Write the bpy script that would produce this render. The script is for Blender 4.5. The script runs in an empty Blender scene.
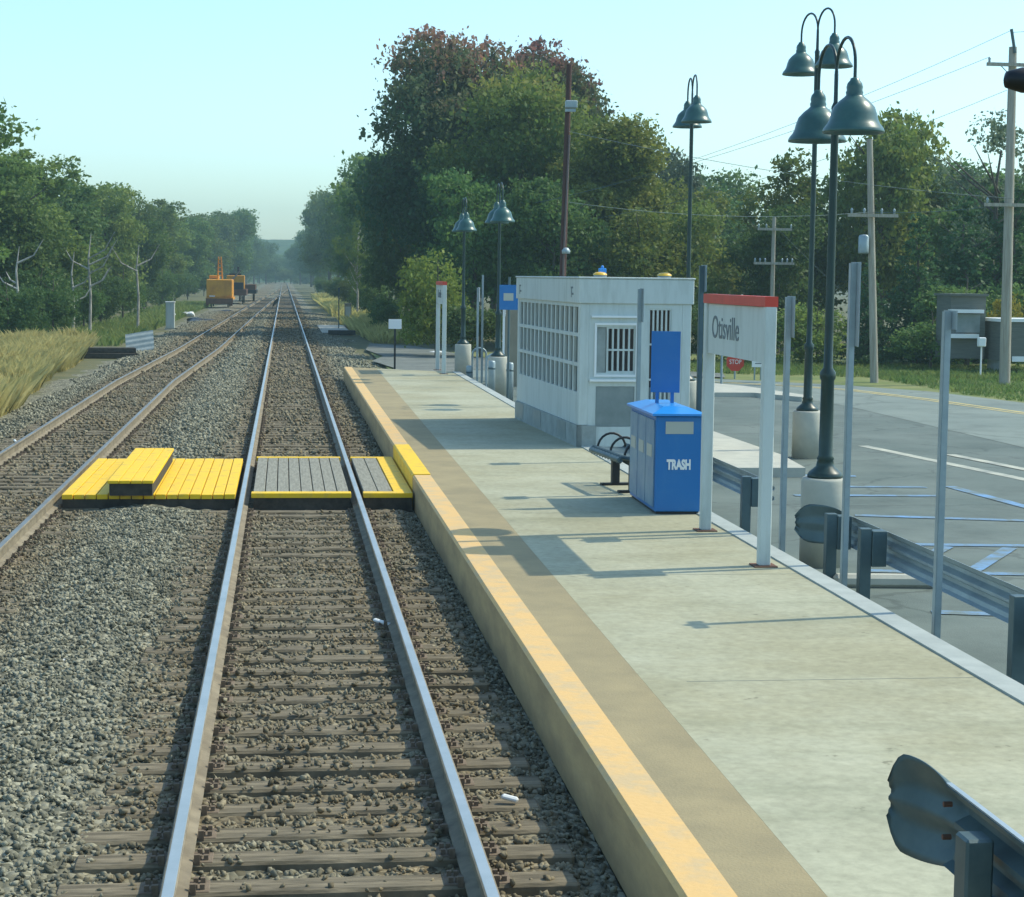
import bpy, math, random
import numpy as np
from mathutils import Vector, Matrix
rng = np.random.default_rng(7); random.seed(7)
scene = bpy.context.scene
col = scene.collection
R = math.radians

# ------------------------------------------------------------------ camera
camd = bpy.data.cameras.new('camera'); cam = bpy.data.objects.new('camera', camd); col.objects.link(cam)
camd.sensor_width = 36.0; camd.lens = 1850.0 / 1024.0 * 36.0; camd.clip_start = 0.3; camd.clip_end = 6000
yaw, pitch, roll = R(7.065), R(5.296), R(0.75)
fwd = Vector((math.sin(yaw) * math.cos(pitch), math.cos(yaw) * math.cos(pitch), -math.sin(pitch)))
rt = Vector((math.cos(yaw), -math.sin(yaw), 0)); dn = fwd.cross(rt)
cr, sr = math.cos(roll), math.sin(roll)
u_ax = rt * cr - dn * sr
v_ax = rt * sr + dn * cr
m = Matrix((u_ax, -v_ax, -fwd)).transposed().to_4x4(); m.translation = Vector((-0.22, 0, 3.05))
cam.matrix_world = m
scene.camera = cam

# ------------------------------------------------------------------ light and exposure
SUN_EL, SUN_AZ = R(48), R(11)            # azimuth from +X towards +Y
S = Vector((math.cos(SUN_EL) * math.cos(SUN_AZ), math.cos(SUN_EL) * math.sin(SUN_AZ), math.sin(SUN_EL)))
w = bpy.data.worlds.new('World'); scene.world = w; w.use_nodes = True
wn = w.node_tree; bg = wn.nodes['Background']
sky = wn.nodes.new('ShaderNodeTexSky'); sky.sky_type = 'NISHITA'; sky.sun_disc = False
sky.sun_elevation = SUN_EL; sky.sun_rotation = R(79); sky.air_density = 1.0; sky.dust_density = 1.1; sky.ozone_density = 1.0
tint = wn.nodes.new('ShaderNodeMix'); tint.data_type = 'RGBA'; tint.blend_type = 'MULTIPLY'; tint.inputs[0].default_value = 1
tint.inputs[7].default_value = (0.88, 1.10, 1.14, 1)
wn.links.new(sky.outputs[0], tint.inputs[6]); wn.links.new(tint.outputs[2], bg.inputs[0])
bg.inputs[1].default_value = 0.15
sd = bpy.data.lights.new('sun', 'SUN'); sun = bpy.data.objects.new('sun', sd); col.objects.link(sun)
sd.energy = 2.7; sd.angle = R(0.55); sd.color = (1.0, 0.93, 0.74)
sun.rotation_euler = S.to_track_quat('Z', 'Y').to_euler()
vs = scene.view_settings; vs.view_transform = 'Standard'; vs.look = 'None'; vs.gamma = 1; vs.use_curve_mapping = False
vs.exposure = 0.64

# ------------------------------------------------------------------ helpers
def tag(o, label=None, cat=None, group=None, kind=None):
    if label: o['label'] = label
    if cat: o['category'] = cat
    if group: o['group'] = group
    if kind: o['kind'] = kind
    return o
def empty(name, loc, label, cat, group=None, rz=0):
    o = bpy.data.objects.new(name, None); col.objects.link(o); o.location = loc; o.rotation_euler = (0, 0, rz)
    o.empty_display_size = 0.2
    return tag(o, label, cat, group)
def link_mesh(name, me, mats, parent=None):
    o = bpy.data.objects.new(name, me); col.objects.link(o)
    for mm in (mats if isinstance(mats, (list, tuple)) else [mats]): me.materials.append(mm)
    if parent: o.parent = parent
    return o
class MB:
    def __init__(s): s.v = []; s.f = []; s.mi = []; s.sm = []
    def add(s, vs_, fs, mi=0, smooth=False):
        b = len(s.v); s.v += [tuple(p) for p in vs_]
        for f in fs: s.f.append([b + i for i in f]); s.mi.append(mi); s.sm.append(smooth)
        return s
    def box(s, x0, x1, y0, y1, z0, z1, mi=0, bev=0.0, M=None):
        if bev > 0:
            b = min(bev, (x1-x0)/2.01, (y1-y0)/2.01, (z1-z0)/2.01)
            P = []
            xs, ys, zs = (x0, x1), (y0, y1), (z0, z1)
            idx = {}
            for i in (0, 1):
                for j in (0, 1):
                    for k in (0, 1):
                        sx, sy, sz = (1, -1)[i], (1, -1)[j], (1, -1)[k]
                        for a in range(3):
                            p = [xs[i] + sx*b, ys[j] + sy*b, zs[k] + sz*b]; p[a] = (xs[i], ys[j], zs[k])[a]
                            idx[(i, j, k, a)] = len(P); P.append(p)
            F = []
            def q(*l): F.append([idx[t] for t in l])
            for a in range(3):
                o1, o2 = (a+1) % 3, (a+2) % 3
                for sgn in (0, 1):
                    def c(p_, q_):
                        t = [0, 0, 0]; t[a] = sgn; t[o1] = p_; t[o2] = q_; return (*t, a)
                    l = [c(0, 0), c(1, 0), c(1, 1), c(0, 1)]
                    if sgn == 0: l.reverse()
                    q(*l)
                # edges parallel to axis a
                for p_ in (0, 1):
                    for q_ in (0, 1):
                        t0 = [0, 0, 0]; t0[a] = 0; t0[o1] = p_; t0[o2] = q_
                        t1 = list(t0); t1[a] = 1
                        q((*t0, o1), (*t1, o1), (*t1, o2), (*t0, o2))
            for i in (0, 1):
                for j in (0, 1):
                    for k in (0, 1): q((i, j, k, 0), (i, j, k, 1), (i, j, k, 2))
            if M: P = [M @ Vector(p) for p in P]
            return s.add(P, F, mi)
        P = [(x, y, z) for x in (x0, x1) for y in (y0, y1) for z in (z0, z1)]
        if M: P = [M @ Vector(p) for p in P]
        return s.add(P, [(0, 1, 3, 2), (4, 6, 7, 5), (0, 4, 5, 1), (2, 3, 7, 6), (0, 2, 6, 4), (1, 5, 7, 3)], mi)
    def bar(s, a, b, wx, wz=None, mi=0):            # square bar from a to b
        return s.tube([a, b], [wx * 0.7071, wx * 0.7071], 4, mi, False, math.pi/4)
    def tube(s, pts, rad, n=10, mi=0, smooth=True, ph=0.0, cap=True):
        pts = [Vector(p) for p in pts]
        if not isinstance(rad, (list, tuple)): rad = [rad] * len(pts)
        rings = []
        ref = None
        for i, p in enumerate(pts):
            t = (pts[min(i+1, len(pts)-1)] - pts[max(i-1, 0)]).normalized()
            if ref is None: ref = Vector((1, 0, 0)) if abs(t.x) < 0.9 else Vector((0, 1, 0))
            u = (ref - t * ref.dot(t)).normalized(); ref = u; v = t.cross(u)
            rings.append([p + (u * math.cos(ph + 2*math.pi*k/n) + v * math.sin(ph + 2*math.pi*k/n)) * rad[i] for k in range(n)])
        V = [q for r_ in rings for q in r_]; F = []
        for i in range(len(pts)-1):
            for k in range(n): F.append((i*n+k, i*n+(k+1) % n, (i+1)*n+(k+1) % n, (i+1)*n+k))
        s.add(V, F, mi, smooth)
        if cap: s.add(rings[0], [list(range(n))[::-1]], mi); s.add(rings[-1], [list(range(n))], mi)
        return s
    def lathe(s, prof, n=20, mi=0, c=(0, 0, 0), smooth=True):
        V = []; F = []
        for r_, z in prof:
            for k in range(n): V.append((c[0]+r_*math.cos(2*math.pi*k/n), c[1]+r_*math.sin(2*math.pi*k/n), c[2]+z))
        for i in range(len(prof)-1):
            for k in range(n): F.append((i*n+k, i*n+(k+1) % n, (i+1)*n+(k+1) % n, (i+1)*n+k))
        s.add(V, F, mi, smooth); return s
    def prism(s, poly, z0, z1, mi=0):
        n = len(poly); V = [(x, y, z0) for x, y in poly] + [(x, y, z1) for x, y in poly]
        F = [list(range(n))[::-1], list(range(n, 2*n))] + [(i, (i+1) % n, n+(i+1) % n, n+i) for i in range(n)]
        s.add(V, F, mi); return s
    def sweep(s, prof, path, mi=0):                 # prof in (x across, z up), path of (x,y,z)
        n = len(prof); V = []; F = []
        P = [Vector(p) for p in path]
        for i, p in enumerate(P):
            t = (P[min(i+1, len(P)-1)] - P[max(i-1, 0)]); t.z = 0; t.normalize(); r_ = Vector((t.y, -t.x, 0))
            for a, b in prof: V.append(p + r_*a + Vector((0, 0, b)))
        for i in range(len(P)-1):
            for k in range(n): F.append((i*n+k, i*n+(k+1) % n, (i+1)*n+(k+1) % n, (i+1)*n+k))
        F.append(list(range(n))); F.append(list(range((len(P)-1)*n, len(P)*n))[::-1])
        s.add(V, F, mi); return s
    def build(s, name, mats, parent=None):
        me = bpy.data.meshes.new(name); me.from_pydata(s.v, [], s.f)
        me.polygons.foreach_set('material_index', s.mi); me.polygons.foreach_set('use_smooth', s.sm)
        me.update()
        import bmesh
        bm = bmesh.new(); bm.from_mesh(me); bmesh.ops.recalc_face_normals(bm, faces=bm.faces); bm.to_mesh(me); bm.free()
        return link_mesh(name, me, mats, parent)
def np_mesh(name, V, F):
    me = bpy.data.meshes.new(name); V = np.asarray(V, np.float32); F = np.asarray(F, np.int32); k = F.shape[1]
    me.vertices.add(len(V)); me.vertices.foreach_set('co', V.ravel())
    me.loops.add(F.size); me.loops.foreach_set('vertex_index', F.ravel())
    me.polygons.add(len(F)); me.polygons.foreach_set('loop_start', np.arange(0, F.size, k, dtype=np.int32))
    me.update(calc_edges=True); me.validate()
    return me
def copy_tree(o, parent=None):
    c = o.copy(); col.objects.link(c)
    if parent: c.parent = parent
    for ch in [x for x in bpy.data.objects if x.parent == o]: copy_tree(ch, c)
    return c
def text_mesh(name, body, size, mat, parent, M, extr=0.003, align='CENTER', xs=1.0, bold=0.0):
    cu = bpy.data.curves.new('t', 'FONT'); cu.body = body; cu.size = size; cu.extrude = extr; cu.align_x = align; cu.align_y = 'CENTER'; cu.offset = bold
    tmp = bpy.data.objects.new('t', cu); col.objects.link(tmp)
    dg = bpy.context.evaluated_depsgraph_get(); me = bpy.data.meshes.new_from_object(tmp.evaluated_get(dg))
    bpy.data.objects.remove(tmp); me.name = name; me.materials.clear()
    me.transform(M @ Matrix.Diagonal((xs, 1, 1, 1)))
    return link_mesh(name, me, mat, parent)

# ------------------------------------------------------------------ materials
def mat(name, c, rough=0.7, metal=0.0, c2=None, scale=4.0, detail=6, bump=0.0, bscale=None, sp=0.4, lo=0.35, hi=0.65, stretch=None):
    ma = bpy.data.materials.new(name); ma.use_nodes = True; nt = ma.node_tree; b = nt.nodes['Principled BSDF']
    b.inputs['Roughness'].default_value = rough; b.inputs['Metallic'].default_value = metal; b.inputs['Base Color'].default_value = (*c, 1)
    b.inputs['Specular IOR Level'].default_value = sp
    if c2 is not None or bump:
        tc = nt.nodes.new('ShaderNodeTexCoord'); mp = nt.nodes.new('ShaderNodeMapping'); nt.links.new(tc.outputs['Object'], mp.inputs[0])
        if stretch: mp.inputs['Scale'].default_value = stretch
        if c2 is not None:
            n = nt.nodes.new('ShaderNodeTexNoise'); n.inputs['Scale'].default_value = scale; n.inputs['Detail'].default_value = detail; n.inputs['Roughness'].default_value = 0.65
            nt.links.new(mp.outputs[0], n.inputs[0])
            r_ = nt.nodes.new('ShaderNodeValToRGB'); r_.color_ramp.elements[0].position = lo; r_.color_ramp.elements[1].position = hi
            r_.color_ramp.elements[0].color = (*c, 1); r_.color_ramp.elements[1].color = (*c2, 1)
            nt.links.new(n.outputs[0], r_.inputs[0]); nt.links.new(r_.outputs[0], b.inputs['Base Color'])
        if bump:
            n2 = nt.nodes.new('ShaderNodeTexNoise'); n2.inputs['Scale'].default_value = bscale or scale*6; n2.inputs['Detail'].default_value = 6
            nt.links.new(mp.outputs[0], n2.inputs[0]); bp = nt.nodes.new('ShaderNodeBump'); bp.inputs['Strength'].default_value = bump; bp.inputs['Distance'].default_value = 0.02
            nt.links.new(n2.outputs[0], bp.inputs['Height']); nt.links.new(bp.outputs[0], b.inputs['Normal'])
    return ma
def leaf(name, a, b_, c_=None, sc=0.5, ztop=False):
    ma = bpy.data.materials.new(name); ma.use_nodes = True; nt = ma.node_tree; p = nt.nodes['Principled BSDF']; out = nt.nodes['Material Output']
    tc = nt.nodes.new('ShaderNodeTexCoord'); n = nt.nodes.new('ShaderNodeTexNoise'); n.inputs['Scale'].default_value = sc; n.inputs['Detail'].default_value = 8; n.inputs['Roughness'].default_value = 0.8
    nt.links.new(tc.outputs['Object'], n.inputs[0])
    r_ = nt.nodes.new('ShaderNodeValToRGB'); e = r_.color_ramp.elements; e[0].position = .36; e[1].position = .64; e[0].color = (*a, 1); e[1].color = (*b_, 1)
    if c_: q = e.new(.74); q.color = (*c_, 1)
    if ztop:
        sx = nt.nodes.new('ShaderNodeSeparateXYZ'); nt.links.new(tc.outputs['Object'], sx.inputs[0]); mz = nt.nodes.new('ShaderNodeMapRange'); mz.inputs[1].default_value = 3; mz.inputs[2].default_value = 10; mz.inputs[3].default_value = -.22; mz.inputs[4].default_value = .27
        nt.links.new(sx.outputs[2], mz.inputs[0]); ad = nt.nodes.new('ShaderNodeMath'); ad.operation = 'ADD'; nt.links.new(n.outputs[0], ad.inputs[0]); nt.links.new(mz.outputs[0], ad.inputs[1]); nt.links.new(ad.outputs[0], r_.inputs[0])
    else: nt.links.new(n.outputs[0], r_.inputs[0])
    oi = nt.nodes.new('ShaderNodeObjectInfo'); hs = nt.nodes.new('ShaderNodeHueSaturation')
    mr = nt.nodes.new('ShaderNodeMapRange'); mr.inputs[3].default_value = .485; mr.inputs[4].default_value = .52; nt.links.new(oi.outputs['Random'], mr.inputs[0]); nt.links.new(mr.outputs[0], hs.inputs['Hue'])
    mv = nt.nodes.new('ShaderNodeMapRange'); mv.inputs[3].default_value = .75; mv.inputs[4].default_value = 1.3
    mu = nt.nodes.new('ShaderNodeMath'); mu.operation = 'MULTIPLY'; mu.inputs[1].default_value = 7.31; fr = nt.nodes.new('ShaderNodeMath'); fr.operation = 'FRACT'
    nt.links.new(oi.outputs['Random'], mu.inputs[0]); nt.links.new(mu.outputs[0], fr.inputs[0]); nt.links.new(fr.outputs[0], mv.inputs[0]); nt.links.new(mv.outputs[0], hs.inputs['Value'])
    nt.links.new(r_.outputs[0], hs.inputs['Color']); nt.links.new(hs.outputs[0], p.inputs['Base Color'])
    p.inputs['Roughness'].default_value = .6; p.inputs['Specular IOR Level'].default_value = .25
    tr = nt.nodes.new('ShaderNodeBsdfTranslucent'); mx = nt.nodes.new('ShaderNodeMixShader'); mx.inputs[0].default_value = .45
    nt.links.new(hs.outputs[0], tr.inputs[0]); nt.links.new(p.outputs[0], mx.inputs[1]); nt.links.new(tr.outputs[0], mx.inputs[2]); nt.links.new(mx.outputs[0], out.inputs[0])
    return ma

def ballast_mat(name, pale=(.37, .35, .25), dark=(.065, .067, .047), brown=(.225, .165, .09), vs_=22, cen=None):
    ma = bpy.data.materials.new(name); ma.use_nodes = True; nt = ma.node_tree; b = nt.nodes['Principled BSDF']; b.inputs['Roughness'].default_value = .9; b.inputs['Specular IOR Level'].default_value = .2
    tc = nt.nodes.new('ShaderNodeTexCoord')
    v = nt.nodes.new('ShaderNodeTexVoronoi'); v.inputs['Scale'].default_value = vs_; nt.links.new(tc.outputs['Object'], v.inputs[0])
    sx = nt.nodes.new('ShaderNodeSeparateColor'); nt.links.new(v.outputs['Color'], sx.inputs[0])
    r_ = nt.nodes.new('ShaderNodeValToRGB'); e = r_.color_ramp.elements; e[0].position = 0; e[0].color = (*dark, 1); e[1].position = 1; e[1].color = (*pale, 1)
    q = e.new(.55); q.color = (*[(p*.45+d*.55) for p, d in zip(pale, dark)], 1)
    nt.links.new(sx.outputs[0], r_.inputs[0])
    n = nt.nodes.new('ShaderNodeTexNoise'); n.inputs['Scale'].default_value = .9; n.inputs['Detail'].default_value = 8; nt.links.new(tc.outputs['Object'], n.inputs[0])
    # brake dust and rust: browner near the middle of each track
    sp_ = nt.nodes.new('ShaderNodeSeparateXYZ'); nt.links.new(tc.outputs['Object'], sp_.inputs[0])
    def band(cx, hw):
        a = nt.nodes.new('ShaderNodeMath'); a.operation = 'SUBTRACT'; a.inputs[1].default_value = cx; nt.links.new(sp_.outputs[0], a.inputs[0])
        ab = nt.nodes.new('ShaderNodeMath'); ab.operation = 'ABSOLUTE'; nt.links.new(a.outputs[0], ab.inputs[0])
        mr = nt.nodes.new('ShaderNodeMapRange'); mr.inputs[1].default_value = hw+.45; mr.inputs[2].default_value = hw-.2; nt.links.new(ab.outputs[0], mr.inputs[0]); return mr
    b1, b2 = band(0.1, 1.15), band(-3.85, 1.15); mxx = nt.nodes.new('ShaderNodeMath'); mxx.operation = 'MAXIMUM'; nt.links.new(b1.outputs[0], mxx.inputs[0]); nt.links.new(b2.outputs[0], mxx.inputs[1])
    ns = nt.nodes.new('ShaderNodeMapRange'); ns.inputs[1].default_value = .3; ns.inputs[2].default_value = .7; ns.inputs[3].default_value = .35; ns.inputs[4].default_value = 1.0; nt.links.new(n.outputs[0], ns.inputs[0])
    ml = nt.nodes.new('ShaderNodeMath'); ml.operation = 'MULTIPLY'; nt.links.new(mxx.outputs[0], ml.inputs[0]); nt.links.new(ns.outputs[0], ml.inputs[1])
    m2 = nt.nodes.new('ShaderNodeMath'); m2.operation = 'MULTIPLY'; m2.inputs[1].default_value = .75; nt.links.new(ml.outputs[0], m2.inputs[0])
    mx = nt.nodes.new('ShaderNodeMix'); mx.data_type = 'RGBA'; mx.blend_type = 'MIX'; nt.links.new(m2.outputs[0], mx.inputs[0]); nt.links.new(r_.outputs[0], mx.inputs[6])
    br = nt.nodes.new('ShaderNodeValToRGB'); e = br.color_ramp.elements; e[0].color = (*[x*.45 for x in brown], 1); e[1].color = (*[x*1.25 for x in brown], 1); nt.links.new(sx.outputs[1], br.inputs[0])
    nt.links.new(br.outputs[0], mx.inputs[7]); nt.links.new(mx.outputs[2], b.inputs['Base Color'])
    bp = nt.nodes.new('ShaderNodeBump'); bp.inputs['Strength'].default_value = .9; bp.inputs['Distance'].default_value = .03; bp.invert = True
    nt.links.new(v.outputs['Distance'], bp.inputs['Height']); nt.links.new(bp.outputs[0], b.inputs['Normal'])
    return ma

M_ballast = ballast_mat('ballast')
M_stone = ballast_mat('ballast_stone', vs_=14)
M_tie = mat('weathered_tie', (.095, .078, .048), .9, c2=(.27, .22, .14), scale=2.2, lo=.38, hi=.7, bump=.5, stretch=(1, 9, 1), bscale=8)
M_railside = mat('rusty_rail', (.16, .13, .085), .8, c2=(.27, .225, .15), scale=5)
M_railtop = mat('polished_rail', (.46, .50, .50), .42, metal=.55, c2=(.36, .41, .41), scale=2)
M_railtop2 = mat('dull_rail', (.24, .26, .25), .45, metal=.5, c2=(.2, .17, .13), scale=2)
M_plate = mat('rusty_plate', (.12, .085, .055), .85, c2=(.2, .15, .10), scale=20)
M_yellow = mat('bright_yellow_paint', (.84, .52, .010), .6, c2=(.46, .33, .08), scale=5, detail=12, bump=.25, lo=.5, hi=.78)
M_timber = mat('grey_timber', (.19, .18, .14), .85, c2=(.31, .30, .235), scale=5, bump=.4, stretch=(6, .6, 1))
M_darktimber = mat('dark_timber', (.035, .03, .022), .9, c2=(.07, .06, .045), scale=8)
M_gap = mat('plank_gap', (.02, .02, .015), 1)
M_fadedyellow = mat('faded_yellow_edge', (.66, .42, .16), .75, c2=(.54, .39, .20), scale=4, detail=12, bump=.2, lo=.45, hi=.62)
M_edgeface = mat('shaded_edge_face', (.50, .35, .165), .85, c2=(.34, .24, .12), scale=1.7, bump=.2, stretch=(1, .6, 2))  # shade of the track-facing side put into a darker edge colour, mottled by noise
M_tan = mat('tan_tactile_strip', (.33, .265, .14), .85, c2=(.255, .21, .115), scale=1.8, bump=.25, bscale=60)
M_white = mat('pale_painted_metal', (.53, .585, .55), .55, c2=(.40, .45, .41), scale=2.2, detail=12, lo=.48, hi=.75, stretch=(3, 3, .5))
M_whitebright = mat('white_paint', (.78, .80, .78), .5)
M_greypanel = mat('grey_panel', (.18, .22, .21), .5, c2=(.24, .28, .27), scale=3)
M_block = mat('grey_block_plinth', (.33, .37, .35), .85, c2=(.24, .27, .25), scale=3, bump=.3)
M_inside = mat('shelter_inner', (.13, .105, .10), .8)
M_red = mat('red_band', (.62, .06, .035), .5, c2=(.5, .05, .03), scale=3)
M_text = mat('grey_lettering', (.13, .16, .17), .6)
M_blue = mat('blue_enamel', (.004, .145, .41), .38, c2=(.03, .18, .42), scale=2.5, detail=12, sp=.5, lo=.5, hi=.8)
M_bluetop = mat('blue_top', (.02, .25, .66), .3, sp=.6)
M_bluegrey = mat('worn_blue_grey_panel', (.10, .21, .33), .45, c2=(.20, .31, .38), scale=2.5)
M_slot = mat('slot_plate', (.42, .44, .38), .5)
M_green = mat('dark_green_lamp_paint', (.006, .028, .026), .4, sp=.45, c2=(.01, .04, .036), scale=3)
M_bell = mat('verdigris_bell_shade', (.035, .11, .095), .34, sp=.6, c2=(.022, .075, .065), scale=4)
M_lens = mat('lamp_lens', (.6, .62, .6), .3)
M_conc = mat('pale_concrete', (.47, .46, .38), .85, c2=(.38, .38, .32), scale=2.5, bump=.15)
M_kerb = mat('kerb_concrete', (.40, .43, .39), .85, c2=(.32, .35, .32), scale=3)
M_gal = mat('galvanised_steel', (.33, .40, .41), .5, metal=.35, c2=(.25, .31, .33), scale=3)
M_galdark = mat('weathered_steel', (.10, .15, .16), .5, metal=.5, c2=(.07, .11, .12), scale=2.5)
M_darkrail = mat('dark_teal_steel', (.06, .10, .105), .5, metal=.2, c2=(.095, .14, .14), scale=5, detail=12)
M_black = mat('black_metal', (.012, .014, .015), .5)
M_polewood = mat('grey_pole_wood', (.40, .38, .31), .85, c2=(.27, .24, .19), scale=2, stretch=(8, 8, .6), bump=.3)
M_polebrown = mat('brown_pole_wood', (.095, .045, .035), .85, c2=(.06, .03, .025), scale=2, stretch=(8, 8, .6))
M_bark = mat('bark', (.07, .06, .045), .95, c2=(.12, .105, .08), scale=3, stretch=(4, 4, .7))
M_palebark = mat('pale_bark', (.52, .50, .44), .9, c2=(.20, .19, .16), scale=3, stretch=(3, 3, 1))
M_orange = mat('orange_machine', (.78, .36, .02), .55, c2=(.55, .22, .02), scale=1.2)
M_rust = mat('rust', (.18, .08, .045), .9, c2=(.09, .05, .035), scale=2)
M_glass = mat('dark_glass', (.02, .03, .035), .1, sp=.8)
M_plastic = mat('amber_dome', (.75, .45, .05), .3)
M_hut = mat('tan_hut', (.30, .27, .20), .85, c2=(.25, .23, .17), scale=2)
M_greyboard = mat('grey_boards', (.15, .16, .135), .85, c2=(.11, .12, .10), scale=2, stretch=(.6, .6, 9))
M_litter = mat('white_litter', (.7, .72, .7), .7)

def concrete_platform():
    ma = bpy.data.materials.new('platform_concrete'); ma.use_nodes = True; nt = ma.node_tree; b = nt.nodes['Principled BSDF']; b.inputs['Roughness'].default_value = .8; b.inputs['Specular IOR Level'].default_value = .25
    tc = nt.nodes.new('ShaderNodeTexCoord')
    def noise(sc, det, stretch=None):
        n = nt.nodes.new('ShaderNodeTexNoise'); n.inputs['Scale'].default_value = sc; n.inputs['Detail'].default_value = det; n.inputs['Roughness'].default_value = .65
        if stretch:
            mp = nt.nodes.new('ShaderNodeMapping'); mp.inputs['Scale'].default_value = stretch; nt.links.new(tc.outputs['Object'], mp.inputs[0]); nt.links.new(mp.outputs[0], n.inputs[0])
        else: nt.links.new(tc.outputs['Object'], n.inputs[0])
        return n
    n1 = noise(1.1, 8); n2 = noise(14, 5); n3 = noise(.55, 3, (.5, 2.2, 1))
    r_ = nt.nodes.new('ShaderNodeValToRGB'); e = r_.color_ramp.elements; e[0].position = .3; e[0].color = (.335, .325, .22, 1); e[1].position = .68; e[1].color = (.415, .405, .285, 1); nt.links.new(n1.outputs[0], r_.inputs[0])
    m1 = nt.nodes.new('ShaderNodeMix'); m1.data_type = 'RGBA'; m1.blend_type = 'OVERLAY'; m1.inputs[0].default_value = .35; nt.links.new(r_.outputs[0], m1.inputs[6]); nt.links.new(n2.outputs[0], m1.inputs[7])
    # worn stains
    r3 = nt.nodes.new('ShaderNodeValToRGB'); e = r3.color_ramp.elements; e[0].position = .28; e[0].color = (.80, .82, .80, 1); e[1].position = .46; e[1].color = (1, 1, 1, 1); nt.links.new(n3.outputs[0], r3.inputs[0])
    m2 = nt.nodes.new('ShaderNodeMix'); m2.data_type = 'RGBA'; m2.blend_type = 'MULTIPLY'; m2.inputs[0].default_value = .8; nt.links.new(m1.outputs[2], m2.inputs[6]); nt.links.new(r3.outputs[0], m2.inputs[7])
    n4 = noise(7, 3); n5 = noise(.35, 6)
    r4 = nt.nodes.new('ShaderNodeValToRGB'); e = r4.color_ramp.elements; e[0].position = .25; e[0].color = (.55, .54, .50, 1); e[1].position = .31; e[1].color = (1, 1, 1, 1); nt.links.new(n4.outputs[0], r4.inputs[0])
    m3 = nt.nodes.new('ShaderNodeMix'); m3.data_type = 'RGBA'; m3.blend_type = 'MULTIPLY'; m3.inputs[0].default_value = .8; nt.links.new(m2.outputs[2], m3.inputs[6]); nt.links.new(r4.outputs[0], m3.inputs[7])
    r5 = nt.nodes.new('ShaderNodeValToRGB'); e = r5.color_ramp.elements; e[0].position = .40; e[0].color = (.86, .82, .74, 1); e[1].position = .6; e[1].color = (1, 1, 1, 1); nt.links.new(n5.outputs[0], r5.inputs[0])
    m4 = nt.nodes.new('ShaderNodeMix'); m4.data_type = 'RGBA'; m4.blend_type = 'MULTIPLY'; m4.inputs[0].default_value = .9; nt.links.new(m3.outputs[2], m4.inputs[6]); nt.links.new(r5.outputs[0], m4.inputs[7])
    nt.links.new(m4.outputs[2], b.inputs['Base Color'])
    bp = nt.nodes.new('ShaderNodeBump'); bp.inputs['Strength'].default_value = .15; bp.inputs['Distance'].default_value = .01; nt.links.new(n2.outputs[0], bp.inputs['Height']); nt.links.new(bp.outputs[0], b.inputs['Normal'])
    return ma
M_platform = concrete_platform()
M_asphalt = mat('asphalt', (.105, .135, .118), .85, c2=(.16, .19, .165), scale=.35, detail=12, bump=.3, bscale=60, sp=.3)
M_road = mat('road_asphalt', (.17, .205, .18), .85, c2=(.215, .25, .215), scale=.3, detail=12, bump=.2, bscale=50, sp=.3)
M_hill = mat('wooded_hill', (.03, .07, .03), .95, c2=(.07, .12, .045), scale=.15, detail=12)
def crack(ma, sc, seed):
    nt = ma.node_tree; b = nt.nodes['Principled BSDF']; src = b.inputs['Base Color'].links[0].from_socket
    tc = nt.nodes.new('ShaderNodeTexCoord'); nz = nt.nodes.new('ShaderNodeTexNoise'); nz.inputs['Scale'].default_value = 1.3; nz.inputs['Detail'].default_value = 6; nt.links.new(tc.outputs['Object'], nz.inputs[0])
    ad = nt.nodes.new('ShaderNodeVectorMath'); ad.operation = 'MULTIPLY_ADD'; ad.inputs[1].default_value = (1.2, 1.2, 0); nt.links.new(nz.outputs['Color'], ad.inputs[0]); nt.links.new(tc.outputs['Object'], ad.inputs[2])
    v = nt.nodes.new('ShaderNodeTexVoronoi'); v.feature = 'DISTANCE_TO_EDGE'; v.inputs['Scale'].default_value = sc; nt.links.new(ad.outputs[0], v.inputs[0])
    mr = nt.nodes.new('ShaderNodeMapRange'); mr.inputs[1].default_value = .004; mr.inputs[2].default_value = .011; mr.inputs[3].default_value = .74; mr.inputs[4].default_value = 1; nt.links.new(v.outputs[0], mr.inputs[0])
    n2 = nt.nodes.new('ShaderNodeTexNoise'); n2.inputs['Scale'].default_value = .8; n2.inputs['Detail'].default_value = 10; n2.inputs['Roughness'].default_value = .7; nt.links.new(tc.outputs['Object'], n2.inputs[0])
    m2 = nt.nodes.new('ShaderNodeMapRange'); m2.inputs[1].default_value = .30; m2.inputs[2].default_value = .52; m2.inputs[3].default_value = .72; m2.inputs[4].default_value = 1; nt.links.new(n2.outputs[0], m2.inputs[0])
    mu = nt.nodes.new('ShaderNodeMath'); mu.operation = 'MULTIPLY'; nt.links.new(mr.outputs[0], mu.inputs[0]); nt.links.new(m2.outputs[0], mu.inputs[1])
    hs = nt.nodes.new('ShaderNodeHueSaturation'); nt.links.new(mu.outputs[0], hs.inputs['Value']); nt.links.new(src, hs.inputs['Color']); nt.links.new(hs.outputs[0], b.inputs['Base Color'])
crack(M_asphalt, .28, 1); crack(M_road, .16, 2)
M_bluepaint = mat('worn_blue_paint', (.15, .32, .56), .7, c2=(.14, .18, .17), scale=2.4, detail=12, lo=.36, hi=.60)
M_whitepaint = mat('worn_white_paint', (.50, .49, .38), .7, c2=(.22, .24, .21), scale=2, lo=.38, hi=.68)
M_yellowpaint = mat('worn_yellow_line', (.60, .47, .15), .7, c2=(.38, .34, .18), scale=2)
M_soil = mat('soil_and_grass', (.085, .095, .04), .95, c2=(.15, .135, .06), scale=.6, detail=10, bump=.5, bscale=20)
M_lawn = mat('verge_grass', (.10, .15, .035), .95, c2=(.22, .22, .075), scale=.5, detail=10, bump=.5, bscale=30)
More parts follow.
